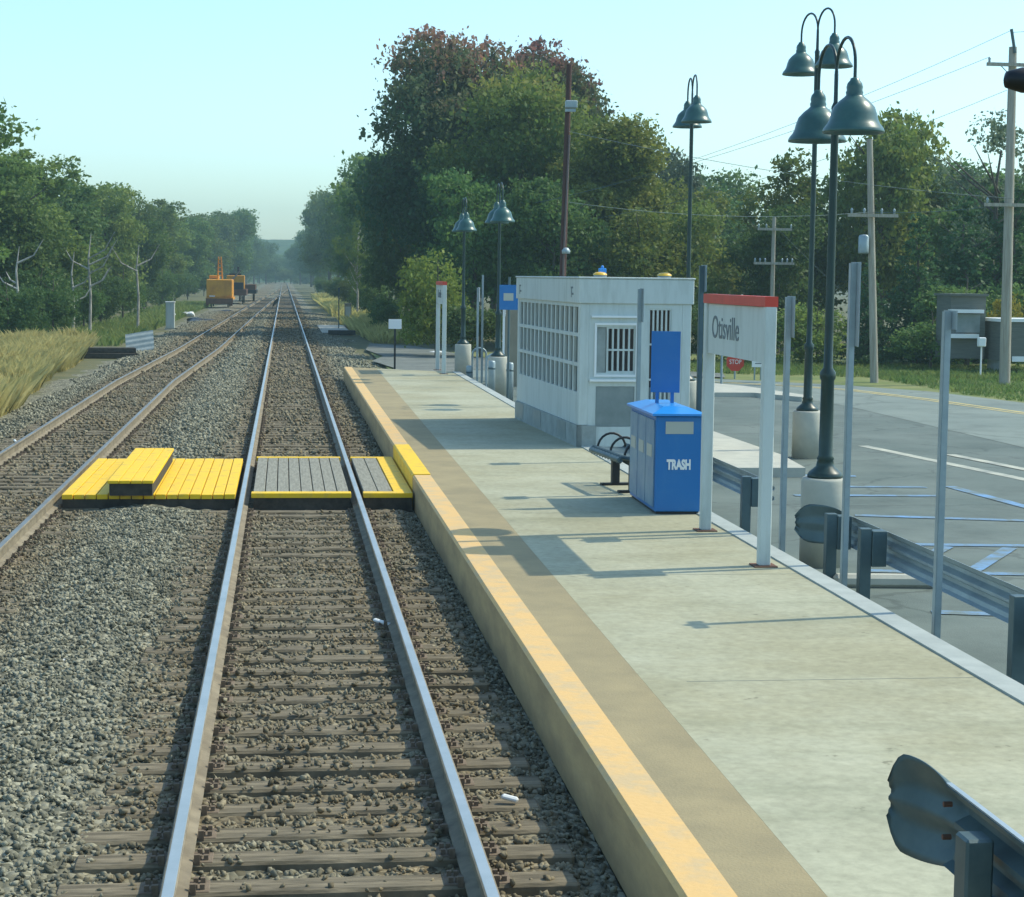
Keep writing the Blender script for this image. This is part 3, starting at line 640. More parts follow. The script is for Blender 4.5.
lamp((5.55, 19.2, 0), .95, 5.58, 'nearest twin bell lamp post, on a pale concrete base beside the near guardrail end')
lamp((8.75, 31.0, 0), .82, 7.62, 'tall twin bell lamp post at the sidewalk corner in the parking lot', R(9))
lamp((8.28, 38.6, 0), .9, 7.3, 'tall twin bell lamp post rising behind the shelter, alone against the sky', R(-4))
lamp((5.27, 47.5, 0), 1.0, 5.45, 'twin bell lamp post between two short bollards, just left of the shelter')
lamp((5.18, 56.0, 0), 1.0, 5.42, 'twin bell lamp post beyond the far end of the platform')

# ------------------------------------------------------------------ guardrails
WB = [(-.02, 0), (.02, .02), (.03, .055), (.075, .08), (.075, .115), (.02, .145), (.02, .17), (.075, .20), (.075, .235), (.03, .26), (.02, .295), (-.02, .315)]
def wprof(face=1, t=.006):
    a = [(face*x, z) for x, z in WB]; return a + [(x-face*t, z) for x, z in a[::-1]]
def guardrail(y0, y1, X, top, posts, label, group, flare=None, mrail=M_gal, mpost=M_galdark, face=1, ground=0.0, low=False):
    g = empty('guardrail', (X, y0, ground), label, 'guardrail', group)
    t = top-ground
    MB().sweep(wprof(face), [(0, y, t-.315) for y in np.linspace(0, y1-y0, 6)]).build('beam', mrail, g)
    if low: MB().box(-.022, .0, 0, y1-y0, t+.001, t+.008).build('lit_top_edge', M_railtop, g)  # bright strip added along the beam top as its sunlit highlight
    if flare is not None:                         # rounded end section
        b = MB(); V = []; ye = y1-y0; NR = 14; W = WB; n = len(W)
        for i in range(NR):
            q = i/(NR-1); dx = flare*q**1.6; dy = -.03+.46*q*(1-.12*q*q)
            gx = .045*math.sin(min(1, q*1.6)*math.pi/2) - (.13*max(0, (q-.72)/.28)**2.2); fade = 1-.82*q
            for k, (wx, wz) in enumerate(W):
                c = (wz-.1575)/.1575; V.append((dx+face*(wx*fade+.004), ye+dy, t-.1575+c*(.1575+gx)))
        F = [(i*n+k, i*n+k+1, (i+1)*n+k+1, (i+1)*n+k) for i in range(NR-1) for k in range(n-1)]
        V2 = [(x-face*.008, y+.003, z) for x, y, z in V]; m_ = len(V)
        F2 = [[m_+j for j in f][::-1] for f in F]
        rim = [(k, k+1, m_+k+1, m_+k) for k in range((NR-1)*n, NR*n-1)]
        for i in range(NR-1): rim += [(i*n, (i+1)*n, m_+(i+1)*n, m_+i*n), (i*n+n-1, (i+1)*n+n-1, m_+(i+1)*n+n-1, m_+i*n+n-1)]
        b.add(V+V2, F+F2+rim, smooth=True); tmn = b.build('end_terminal', mpost, g)
        for zz in (.09, .22): MB().tube([(flare*.03-.004, ye+.06, t-.315+zz), (flare*.03+.03, ye+.06, t-.315+zz)], .011, 10).build('bolt', M_rust, tmn)
    for yp in posts:
        b = MB(); xs = -face
        if low: b.box(-.13, -.025, yp-y0-.06, yp-y0+.06, .01, t-.06, bev=.01); b.build('post', mpost, g); continue
        b.box(min(xs*.04, xs*.18), max(xs*.04, xs*.18), yp-y0-.07, yp-y0+.07, t-.33, t+.01, bev=.005)
        b.box(min(xs*.181, xs*.29), max(xs*.181, xs*.29), yp-y0-.05, yp-y0+.05, -.02, t+.03, bev=.004)
        b.build('post', mpost, g)
    return g
guardrail(6.0, 18.25, 5.47, .70, (9.5, 13.1, 16.8, 17.9), 'long galvanised guardrail between the near half of the platform and the blue-lined parking stalls', 'parking lot guardrails', flare=-.40)
guardrail(21.2, 27.2, 5.47, .70, (21.35, 24.2, 27.0), 'short guardrail starting behind the Otisville name board and running towards the shelter', 'parking lot guardrails')
# the dark guardrail end in the foreground, on the platform
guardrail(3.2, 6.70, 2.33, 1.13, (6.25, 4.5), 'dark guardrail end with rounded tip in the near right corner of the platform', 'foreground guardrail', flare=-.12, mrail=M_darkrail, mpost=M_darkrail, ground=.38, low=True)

# ------------------------------------------------------------------ parking sign posts
def uchannel(H): return MB().sweep([(-.035, 0)], [(0, 0, 0)]) if False else None
def sign_post(x, y, H, z0, label, plate=True, ph=.46, pm=M_gal, rz=0, w_=.30, back=M_gal, name='parking_sign', pcol=None):
    s_ = empty(name, (x, y, z0), label, 'sign', 'parking signs along the platform rear' if name == 'parking_sign' else None, rz)
    b = MB(); b.box(-.035, -.029, -.03, .03, -.02, H); b.box(-.029, .02, -.036, -.03, -.02, H); b.box(-.029, .02, .03, .036, -.02, H)
    b.box(-.029, -.02, -.012, .012, 0.3, H-.1); b.build('channel_post', pm, s_)
    if plate:
        MB().box(.022, .026, -w_/2, w_/2, H-ph-.02, H+.01).build('sign_plate', back, s_)
        b = MB(); 
        for zz in (H-.08, H-ph+.06): b.tube([(.01, 0, zz), (.045, 0, zz)], .012, 8)
        b.build('bolt', M_whitebright, s_)
    return s_
sign_post(4.93, 26.6, 2.9, 0, 'grey steel sign post standing in front of the shelter face', pm=M_gal)
sign_post(4.93, 22.6, 3.22, 0, 'tall blue-grey sign post just left of the Otisville name board', plate=True, ph=.3, pm=M_galdark)
sign_post(5.02, 18.9, 2.88, 0, 'slim pale sign post just right of the Otisville name board', ph=.40)
sign_post(5.03, 16.75, 3.22, 0, 'tall grey sign post just right of the nearest lamp post', ph=.75)
sign_post(5.05, 14.3, 2.82, 0, 'grey sign post nearest the camera, in front of the long guardrail', ph=.12)
# beyond the platform by the far lamps
sign_post(5.02, 50.2, 2.75, 0, 'slim post with a small white and orange plate left of the two bollards', ph=.35, w_=.45, back=M_whitebright, name='small_sign')
sign_post(5.45, 53.0, 3.1, 0, 'plain tall post without a plate behind the bollards', plate=False, name='sign_pole')
sign_post(5.75, 50.3, 2.2, 0, 'short thin post with small plate behind the near bollard', ph=.2, w_=.2, back=M_whitebright, name='small_sign', pm=M_whitebright)
s_ = empty('blue_sign', (5.18, 44.5, 0), 'square blue sign with a white patch left of the shelter', 'sign')
MB().tube([(0, .03, 0), (0, .03, 3.05)], .03, 8).build('post', M_galdark, s_)
MB().box(-.24, .24, -.012, .0, 2.26, 2.86).build('sign_plate', M_blue, s_); MB().box(-.14, .10, -.017, -.0125, 2.48, 2.66).build('white_patch', M_slot, s_)
s_ = empty('notice_board', (3.20, 57.5, -.1), 'small blank white board on a black post past the platform end', 'sign')
MB().box(-.03, .03, 0, .03, 0, 1.55).build('post', M_black, s_); MB().box(-.20, .20, -.02, -.002, 1.50, 1.80, bev=.004).build('board', M_whitebright, s_)
# stop sign and route markers beyond the lot
s_ = empty('stop_sign', (13.75, 56.4, -.30), 'small red octagonal stop sign across the lot under the Otisville board', 'sign')
MB().tube([(0, .03, -.1), (0, .03, 1.1)], .03, 8).build('post', M_gal, s_)
oc = MB(); P8 = [(.30*math.cos(R(22.5+45*k)), .30*math.sin(R(22.5+45*k))) for k in range(8)]
oc.add([(x, 0, .80+z) for x, z in P8]+[(x, .01, .80+z) for x, z in P8], [list(range(8)), list(range(8, 16))[::-1]]+[(i, (i+1) % 8, 8+(i+1) % 8, 8+i) for i in range(8)]); oc.build('octagon_plate', M_red, s_)
text_mesh('lettering', 'STOP', .2, M_whitebright, s_, Matrix.Translation((0, -.004, .80)) @ Matrix.Rotation(R(90), 4, 'X'), xs=.8)
s_ = empty('route_marker', (14.35, 55.9, -.25), 'white route marker and arrow plate on twin posts across the lot', 'sign')
b = MB(); b.tube([(-.1, .03, -.1), (-.1, .03, 1.2)], .025, 8); b.tube([(.1, .03, -.1), (.1, .03, 1.2)], .025, 8); b.build('post', M_gal, s_)
MB().box(-.22, .22, -.01, 0, .88, 1.28).build('shield_plate', M_whitebright, s_); MB().box(-.2, .2, -.01, 0, .62, .84).build('arrow_plate', M_whitebright, s_)
b = MB(); b.box(-.13, .13, -.014, -.0105, 1.0, 1.03); b.box(-.13, .13, -.014, -.0105, 1.14, 1.17); b.box(-.1, .1, -.014, -.0105, .72, .75); b.build('marking', M_text, s_)
s_ = empty('road_sign', (12.55, 53.2, 0), 'thin grey post with a small white plate behind the Otisville board', 'sign')
MB().tube([(0, 0, -.1), (0, 0, 2.3)], .035, 8).build('post', M_gal, s_); MB().box(.1, .55, -.01, 0, .95, 1.2).build('sign_plate', M_whitebright, s_); MB().box(.03, .12, -.008, -.002, 1.0, 1.1).build('bracket', M_gal, s_)

# bollards, bike hoops
for (x, y, h, lab) in ((4.98, 46.3, .95, 'short round grey bollard left of the lamp post by the shelter'), (5.33, 45.4, .95, 'short round grey bollard right of the lamp post by the shelter'), (4.98, 52.0, .55, 'low pale bollard beside the thin sign post')):
    o = empty('bollard', (x, y, 0), lab, 'bollard')
    MB().lathe([(0, 0), (.09, 0), (.09, h-.05), (.075, h-.01), (0, h)], 16).build('bollard_tube', M_gal, o)
    MB().lathe([(.092, h-.22), (.096, h-.22), (.096, h-.17), (.092, h-.17)], 16).build('collar', M_galdark, o)
for (x, y, rz, lab) in ((5.25, 53.6, 0, 'bent tube bike hoop beside the farthest lamp base'), (5.2, 49.4, .2, 'bent tube bike hoop behind the left bollard'), (5.75, 46.8, .2, 'bent tube bike hoop behind the right bollard')):
    o = empty('bike_rack', (x, y, 0), lab, 'bike rack', rz=rz)
    MB().tube([(-.02, 0, 0), (-.02, 0, .75)]+[(.18-.2*math.cos(a), 0, .80+.18*math.sin(a)) for a in np.linspace(0, math.pi, 10)]+[(.38, 0, 0)], .03, 10).build('hoop', M_gal, o)
    b = MB(); b.lathe([(0, 0), (.07, 0), (.07, .015), (0, .015)], 12, c=(-.02, 0, 0)); b.lathe([(0, 0), (.07, 0), (.07, .015), (0, .015)], 12, c=(.38, 0, 0)); b.build('foot_plate', M_galdark, o)
o = empty('utility_hut', (6.9, 52, 0), 'small tan hut half hidden behind the shelter and blue sign', 'hut')
MB().box(-.9, .6, -.6, .6, 0, 2.45).build('hut_wall', M_hut, o); MB().box(-.98, .68, -.7, .7, 2.452, 2.55, bev=.02).build('hut_roof', M_greyboard, o); MB().box(-.5, .2, -.62, -.602, 0, 2.0).build('hut_door', M_greypanel, o)

# ------------------------------------------------------------------ utility poles and wires
def upole(loc, H, r0, ma, label, arms, lean=(0, 0)):
    P = empty('utility_pole', loc, label, 'utility pole')
    f = lambda z: (lean[0]*z/H, lean[1]*z/H)
    MB().tube([(*f(z), z) for z in np.linspace(-.2, H, 6)], [r0*(1-.3*k/5) for k in range(6)], 12).build('pole', ma, P)
    for (z, half, ins, brace) in arms:
        x, y = f(z); b = MB(); b.box(x-half, x+half, y-r0-.1, y-r0+.0, z-.05, z+.05)
        a = b.build('crossarm', M_polewood if ma is not M_polebrown else M_gal, P)
        if brace:
            c = MB(); c.tube([(x-half*.5, y-r0-.06, z-.05), (x, y-r0-.04, z-.45)], .015, 6); c.tube([(x+half*.5, y-r0-.06, z-.05), (x, y-r0-.04, z-.45)], .015, 6); c.build('brace', M_gal, a)
        for q in ins: c = MB(); c.lathe([(.02, 0), (.045, .03), (.03, .07), (.05, .1), (.02, .16), (0, .17)], 8, c=(x+q*half, y-r0-.05, z+.05)); c.build('insulator', M_gal, a)
    return P
p1 = upole((17.75, 54.9, 0), 7.35, .13, M_polewood, 'grey utility pole with a transformer, right of the nearest lamp post', [(5.05, .78, (-.85, -.35, .35, .85), False)], (-.38, 0))
MB().lathe([(0, 0), (.15, 0), (.16, .05), (.16, .5), (.12, .56), (0, .58)], 14, c=(-.5, -.1, 3.9)).build('transformer', M_gal, p1)
MB().box(-.38, -.12, -.05, .02, 4.1, 4.16).build('bracket', M_gal, p1)
p2 = upole((21.55, 54.0, 0), 10.1, .17, M_polewood, 'tall weathered pole nearest the right edge of the photo', [(9.55, .88, (-.92, .92), True), (5.4, .85, (-.9, .9), False)], (-.13, 0))
MB().tube([(-.12, -.15, 9.9), (-.28, -.2, 10.6)], .05, 8).build('lightning_arrester', M_galdark, p2)
p3 = upole((19.85, 75, 0), 5.65, .11, M_whitebright if False else M_polewood, 'small pale utility pole with two crossarms above the Otisville board', [(5.15, .72, (-.95, -.5, .95), False), (3.75, .85, (-.95, -.7, -.45, .4, .65, .9), False)])
p4 = upole((7.30, 50.3, 0), 8.8, .105, M_polebrown, 'dark brown slightly leaning pole with a conduit, behind the shelter', [], (.14, 0))
MB().tube([(.03, -.13, .2), (.05, -.125, 3.6), (.16, -.11, 6.9)], .028, 8).build('conduit', M_inside, p4)
b = MB(); b.box(.02, .34, -.30, -.11, 7.62, 7.82, bev=.02); b.box(.02, .30, -.25, -.15, 7.52, 7.6); b.build('floodlight', M_gal, p4)
MB().lathe([(0, 0), (.11, .0), (.12, .08), (.06, .16), (0, .17)], 12, c=(.1, -.2, 3.7)).build('meter', M_gal, p4)
def wire(a, b_, sag, label, r_=.007):
    a, b_ = Vector(a), Vector(b_); pts = []
    for i in range(17):
        t = i/16; p = a.lerp(b_, t); p.z -= sag*4*t*(1-t); pts.append(p)
    o = MB().tube([q-a for q in pts], r_, 5).build('overhead_wire', M_galdark); o.location = a; tag(o, label, 'wire', 'overhead wires'); return o
wire((20.6, 53.8, 9.75), (10, 76, 4.2+1.9), .4, 'uppermost thin wire sloping down left from the tall pole')
wire((21.25, 53.8, 10.55), (10.5, 78, 6.2), .5, 'thin wire from the tip of the tall pole sloping down left')
wire((21.2, 53.8, 8.8), (12, 74, 5.4), .45, 'lowest of the three thin wires sloping left from the tall pole')
wire((21.3, 53.8, 10.5), (33, 40, 10.8), .2, 'thin wire leaving the tip of the tall pole to the right')
wire((17.4, 54.7, 5.15), (7.45, 50.2, 5.1), .25, 'nearly level wire from the transformer pole to the brown pole')
wire((7.45, 50.2, 7.0), (21.5, 53.8, 5.6), .25, 'thin wire sloping right from the brown pole towards the tall pole')
wire((19.85, 74.9, 5.3), (24.5, 74, 1.0), .1, 'guy wire sloping down right from the small pale pole')
wire((17.5, 54.8, 5.15), (21.5, 53.9, 5.45), .1, 'short wire between the transformer pole and the tall pole')

# ------------------------------------------------------------------ sheds on the right
s_ = empty('grey_shed', (23.2, 61.5, 0), 'narrow grey board shed with two white ledges below the trees', 'shed')
MB().box(-.65, .60, 0, 1.4, .45, 2.6).build('shed_wall', M_greyboard, s_)
b = MB(); b.box(-.75, .45, -.25, -.002, 2.02, 2.14); b.box(-.8, .3, -.25, -.002, 1.16, 1.30); b.build('ledge', M_whitebright, s_)
MB().box(-.45, .4, -.03, -.002, 1.35, 1.98).build('panel', M_greypanel, s_)
MB().box(-.72, .66, -.1, 1.5, 2.602, 2.68).build('shed_roof', M_greyboard, s_)
s_ = empty('site_trailer', (25.35, 60.5, 0), 'long low beige trailer with a white top rim at the right edge', 'trailer')
MB().box(-1.35, 2.4, 0, 1.8, .42, 1.75).build('trailer_wall', M_greyboard, s_); MB().box(-1.45, 2.5, -.08, 1.9, 1.752, 1.86).build('top_rim', M_whitebright, s_)
for x in (-.95, .35): MB().box(x, x+.62, -.03, -.002, .40, .58).build('base_vent', M_whitebright, s_)
for x in (-1.2, 1.8): MB().box(x, x+.2, .1, 1.6, 0, .42).build('support', M_block, s_)
s_ = empty('meter_post', (22.45, 58.3, 0), 'white meter box on a thin stake between shed and trailer', 'meter post')
MB().tube([(0, 0, 0), (0, 0, .98)], .03, 8).build('stake', M_whitebright, s_); MB().box(-.12, .12, -.1, .1, .98, 1.28, bev=.02).build('meter_box', M_whitebright, s_)

# ------------------------------------------------------------------ things left of the tracks
s_ = empty('signal_cabinet', (-6.45, 104, -.1), 'tall pale signal cabinet standing left of the far tracks', 'cabinet')
MB().box(-.24, .24, -.25, .25, .1, 1.5, bev=.02).build('cabinet_body', M_white, s_); MB().box(-.27, .27, -.29, .29, 1.502, 1.56, bev=.01).build('cabinet_lid', M_whitebright, s_); MB().box(-.3, .3, -.28, .28, -.0, .1).build('cabinet_base', M_conc, s_); MB().box(-.20, .20, -.262, -.252, .2, 1.4).build('cabinet_door', M_white, s_)
for i, (dx, dz, dy) in enumerate(((0, 0, 0), (.05, 0, .32), (-.04, 0, .64), (.02, .19, .15), (-.05, .19, .47))):
    o = MB().box(-1.15, 1.15, -.13, .13, 0, .18, bev=.01).build('old_tie', M_darktimber); o.location = (-6.75+dx, 68.6+dy, -.08+dz); o.rotation_euler = (0, 0, R(3+i*2))
    tag(o, 'black discarded timber tie in the low stack at the edge of the dry grass', 'timber', 'discarded ties stacked by the dry grass')
s_ = MB(); V = []; n = 24
for j in (0, 1):
    for i in range(n+1): V.append((j*1.1-.55, .75*i/n, .014*math.sin(i*2*math.pi/6)))
s_.add(V+[(x, y, z-.004) for x, y, z in V], [(i, i+1, n+2+i, n+1+i) for i in range(n)]+[(2*(n+1)+i, 2*(n+1)+n+1+i, 2*(n+1)+n+2+i, 2*(n+1)+i+1) for i in range(n)]); o = s_.build('corrugated_sheet', M_block); o.location = (-5.75, 73.0, -.02); o.rotation_euler = (R(50), R(-10), R(-4)); o.scale = (1, 1.3, 1); tag(o, 'bent grey corrugated sheet leaning by the stacked black ties', 'metal sheet')
def blob(name, loc, s, ma, label, cat, group=None, seed=1, sc=(1, 1, .6)):
    import bmesh
    bm = bmesh.new(); bmesh.ops.create_icosphere(bm, subdivisions=3, radius=1); r2 = random.Random(seed)
    for v in bm.verts:
        k = 1+.25*math.sin(v.co.x*4+seed)+.2*math.sin(v.co.y*5+v.co.z*3+seed*2); v.co = Vector((v.co.x*sc[0]*s*k, v.co.y*sc[1]*s*k, v.co.z*sc[2]*s*k))
    me = bpy.data.meshes.new(name); bm.to_mesh(me); bm.free(); o = link_mesh(name, me, ma); o.location = loc; tag(o, label, cat, group); return o
blob('white_sack', (-7.8, 130, .0), .35, M_litter, 'white sack lying right beside the pale signal cabinet', 'sack', seed=2)
blob('white_sack', (-7.1, 136, .0), .4, M_litter, 'farther white sack between the cabinet and the orange machine', 'sack', seed=5)
blob('scrap_heap', (-5.6, 120, .0), .7, M_black, 'flat black scrap heap left of the track ahead of the orange machine', 'scrap', seed=3, sc=(1.2, 2.5, .25))
blob('scrap_heap', (-4.9, 150, .0), .6, M_black, 'farther dark scrap on the gravel just right of the orange machine', 'scrap', seed=7, sc=(1.4, 3, .2))
blob('litter', (2.6+3.3, 74, -.02), .25, M_litter, 'white scrap of litter on the dark gravel beyond the platform', 'litter', seed=8, sc=(2, 1, .25))
blob('litter', (21.5, 46.2+2, .02), .10, M_litter, 'tiny white litter on the grass verge by the tall pole', 'litter', seed=9)
for i, (x, y, rz) in enumerate(((.63, 15.9, 60), (1.08, 10.4, 75), (-1.9, 14.4, 10), (-4.95, 33.5, 20))):
    o = MB().box(-.022, .022, -(.085, .05, .03, .05)[i], (.085, .05, .03, .05)[i], 0, .03, bev=.01).build('litter', M_litter); o.location = (x, y, .03); o.rotation_euler = (.2, .1, R(rz))
    tag(o, ['white scrap lying against the right rail of the near track', 'white scrap between the right rail and the platform', 'pale scrap on the gravel left of the near track', 'white scrap beside the left track'][i], 'litter')
s_ = empty('relay_case', (3.5, 109, -.1), 'narrow pale board standing right of the track past the platform', 'relay case')
MB().box(-.2, .2, -.15, .15, .05, 1.45, bev=.02).build('case_body', M_hut, s_); MB().box(-.23, .23, -.18, .18, 1.452, 1.5).build('case_lid', M_hut, s_); MB().box(-.15, .15, -.2, -.152, .2, 1.3).build('case_door', M_slot, s_)
s_ = empty('marker_stake', (2.85, 105, -.1), 'thin dark stake left of the pale relay case', 'stake'); MB().tube([(0, 0, 0), (0, 0, 2.4)], .03, 6).build('stake_rod', M_galdark, s_); MB().box(-.06, .06, -.02, .0, 2.2, 2.42).build('stake_plate', M_galdark, s_)
s_ = empty('rail_stack', (2.75, 96, -.02), 'short black stack of rails lying by the concrete pad', 'rail stack')
for i in range(3): MB().box(-.7, .7, -.25+i*.2, -.12+i*.2, 0, .22, bev=.02).build('rail_piece', M_black, s_)

# orange on-track machine
mc = empty('track_crane', (-5.95, 168, -.05), 'orange rail crane parked left of the track with raised boom', 'rail crane')
bd_ = MB(); bd_.box(-1.15, 1.15, 0, 4.5, .95, 2.55, bev=.06); bd_.box(-1.2, 1.2, -.1, 7, .75, .94); bd_.build('machine_body', M_orange, mc)
b = MB(); b.box(-1.2, 1.2, -.25, -.11, .35, .85); b.box(-1.15, -.95, -.2, .3, .2, .35); b.box(.95, 1.15, -.2, .3, .2, .35); b.build('buffer_beam', M_rust, mc)
MB().box(-1.1, -.2, 4.6, 6.4, .95, 2.9, bev=.05).build('cab', M_orange, mc); MB().box(-1.0, -.3, 4.55, 4.59, 1.8, 2.6).build('cab_window', M_glass, mc)
b = MB()
for s_ in (-.22, .22):
    b.tube([(s_, 2.0, 2.3), (s_*.5, 1.2, 4.55)], .06, 6); 
for t in np.linspace(.1, .9, 6): b.tube([(-.22*(1-t*.5), 2-.8*t, 2.3+2.25*t), (.22*(1-t*.5), 2-.8*t, 2.3+2.25*t)], .04, 5)
b.build('boom', M_orange, mc)
for s_ in (-.75, .75):
    for y in (.7, 5.8): MB().tube([(s_-.06, y, .40), (s_+.06, y, .40)], .36, 16).build('wheel', M_black, mc)
MB().box(-.9, -.4, -.02, -.003, 1.0, 1.1).build('head_lamp', M_whitebright, mc)
m2 = empty('work_wagon', (-5.1, 188, -.05), 'orange and rust work wagon coupled behind the rail crane', 'wagon')
MB().box(-1.1, 1.1, 0, 9, .9, 1.5).build('wagon_body', M_rust, m2); MB().box(-.9, .9, 2.5, 4.5, 1.5, 2.9, bev=.05).build('wagon_cab', M_orange, m2)
b = MB(); b.box(-.7, .5, 5, 7.5, 1.5, 3.1); b.box(-.8, .8, .2, 2.3, 1.5, 2.2); b.tube([(.2, 5.4, 3.1), (.2, 5.4, 3.8)], .12, 8); b.tube([(-.5, .6, 2.2), (.5, 1.8, 3.4)], .1, 6); b.build('engine_block', M_black, m2)
for s_ in (-.75, .75):
    for y in (1.2, 7.8): MB().tube([(s_-.06, y, .45), (s_+.06, y, .45)], .42, 16).build('wheel', M_black, m2)
m3 = empty('flat_wagon', (-4.35, 206, -.05), 'dark low wagon at the far end of the parked work train', 'wagon')
MB().box(-1.1, 1.1, 0, 10, .9, 1.3).build('wagon_deck', M_black, m3); b = MB(); b.box(-1.0, 1.0, .6, 9, 1.302, 1.9); b.build('load', M_rust, m3)
for s_ in (-.75, .75):
    for y in (1.5, 8.5): MB().tube([(s_-.06, y, .45), (s_+.06, y, .45)], .42, 16).build('wheel', M_black, m3)

# train mirror at the upper right edge: hangs from the train the photo was taken from
mi = empty('train_mirror', (.93, 2.62, 3.345), 'black rounded mirror head jutting in at the upper right edge', 'train mirror')
b = MB(); b.tube([(-.112, 0, 0), (-.108, 0, 0), (-.085, 0, 0), (0, 0, 0), (.16, 0, .002)], [.002, .012, .0185, .021, .022], 16); b.build('mirror_head', M_black, mi)
MB().tube([(.16, .0, 0), (.34, -.08, .02), (.55, -.5, .1)], .012, 8).build('mirror_arm', M_black, mi)

# ------------------------------------------------------------------ trees
def crown_mesh(name, lobes, nleaf, size, seed, shell=.35, flat=1.0):
    """lobes: list of (cx,cy,cz,rx,ry,rz)"""
    r2 = np.random.default_rng(seed); lobes = np.array(lobes); vol = (lobes[:, 3]*lobes[:, 4]+lobes[:, 3]*lobes[:, 5]); 
    # clumps on each lobe
    ncl = max(40, nleaf//55)
    li = r2.choice(len(lobes), ncl, p=vol/vol.sum()); L = lobes[li]
    d = r2.normal(size=(ncl, 3)); d /= np.linalg.norm(d, axis=1)[:, None]; rad = 1-shell*r2.random(ncl)**1.5
    rad *= 1+r2.normal(size=ncl)*.10
    C = L[:, :3]+d*L[:, 3:]*rad[:, None]; cs = L[:, 3]*(.16+.20*r2.random(ncl))
    k = r2.integers(0, ncl, nleaf); g = r2.normal(size=(nleaf, 3)); g[:, 2] *= .62*flat
    P = C[k]+g*cs[k][:, None]*.78
    loose = r2.random(nleaf) < .30; li2 = r2.choice(len(lobes), nleaf, p=vol/vol.sum()); dd = r2.normal(size=(nleaf, 3)); dd /= np.linalg.norm(dd, axis=1)[:, None]
    P = np.where(loose[:, None], lobes[li2][:, :3]+dd*lobes[li2][:, 3:]*(.55+.6*r2.random(nleaf))[:, None], P)
    s = size*(.45+1.2*r2.random(nleaf)**1.7)
    a = r2.normal(size=(nleaf, 3)); a /= np.linalg.norm(a, axis=1)[:, None]; bb = r2.normal(size=(nleaf, 3)); bb -= a*(a*bb).sum(1)[:, None]; bb /= np.linalg.norm(bb, axis=1)[:, None]
    a = a*s[:, None]; bb = bb*(s*.6)[:, None]
    V = np.stack([P-a, P+bb, P+a, P-bb], 1).reshape(-1, 3); F = np.arange(nleaf*4).reshape(-1, 4)
    return np_mesh(name, V, F)
def trunk_bm(H, r0, spread, seed, nl=7, top=.75):
    r2 = random.Random(seed); b = MB(); pts = [(r2.uniform(-.02, .02)*H*t, r2.uniform(-.02, .02)*H*t, H*top*t) for t in np.linspace(0, 1, 7)]; pts[0] = (0, 0, -.3)
    b.tube(pts, [r0*(1-.8*t) for t in np.linspace(0, 1, 7)], 8)
    for i in range(nl):
        t = r2.uniform(.3, .95); z = H*top*t; a = r2.uniform(0, 6.28); L = spread*r2.uniform(.5, .95)
        b.tube([(0, 0, z), (math.cos(a)*L*.5, math.sin(a)*L*.5, z+L*.35), (math.cos(a)*L, math.sin(a)*L, z+L*.75)], [r0*.38*(1-t*.5), r0*.22, r0*.06], 6)
    return b
def lobes_for(kind, seed):
    r2 = random.Random(seed); L = []
    if kind == 'round':
        for i in range(16):
            z = r2.uniform(2.6, 8.8); rr = 2.7*math.sqrt(max(.12, 1-((z-5.7)/4.0)**2)); a = r2.uniform(0, 6.28); d = rr*r2.uniform(.35, 1)
            s = r2.uniform(.95, 1.55); L.append((math.cos(a)*d, math.sin(a)*d, z, s, s, s*.85))
        L.append((0, 0, 5.6, 2.2, 2.2, 3.2))
    elif kind == 'tall':
        for i in range(15):
            z = r2.uniform(2.0, 9.2); rr = 1.8*(1-.5*abs((z-5)/5)); a = r2.uniform(0, 6.28); d = rr*r2.uniform(.3, 1); s = r2.uniform(.7, 1.25)
            L.append((math.cos(a)*d, math.sin(a)*d, z, s, s, s*1.05))
        L.append((0, 0, 5.5, 1.1, 1.1, 3.2))
    elif kind == 'cone':
        for i in range(26):
            z = .5+9*i/26; rr = 2.2*(1-z/10)+.15; a = i*2.4; L.append((math.cos(a)*rr*.6, math.sin(a)*rr*.6, z, max(.35, rr*.62), max(.35, rr*.62), .6))
    elif kind == 'sparse':
        for i in range(14):
            z = r2.uniform(3.5, 9.2); a = r2.uniform(0, 6.28); d = r2.uniform(.5, 2.6); s = r2.uniform(.6, 1.1); L.append((math.cos(a)*d, math.sin(a)*d, z, s, s, s*.8))
    elif kind == 'bush':
        for i in range(9):
            a = r2.uniform(0, 6.28); d = r2.uniform(.2, 3.4); s = r2.uniform(1.2, 2.4); L.append((math.cos(a)*d, math.sin(a)*d, r2.uniform(1.6, 6.4), s, s, s))
    return L
PROTO = {}
def proto(kind, v):
    if (kind, v) not in PROTO:
        n = {'round': 20000, 'tall': 14000, 'cone': 12000, 'sparse': 6000, 'bush': 8000}[kind]; sz = {'round': .12, 'tall': .11, 'cone': .11, 'sparse': .08, 'bush': .17}[kind]
        if v >= 90: n, sz = 60000, .085
        cm = crown_mesh('crown', lobes_for(kind, 100+v), n, sz, 50+v*7+len(kind), flat=.8 if kind == 'round' else 1)
        tb_ = trunk_bm(10, .19, 2.6 if kind in ('round', 'sparse') else 1.6, v+3, nl={'sparse': 16, 'bush': 4}.get(kind, 8), top=.8).build('trunk', M_bark)
        me = tb_.data; bpy.data.objects.remove(tb_)
        PROTO[(kind, v)] = (cm, me)
    return PROTO[(kind, v)]
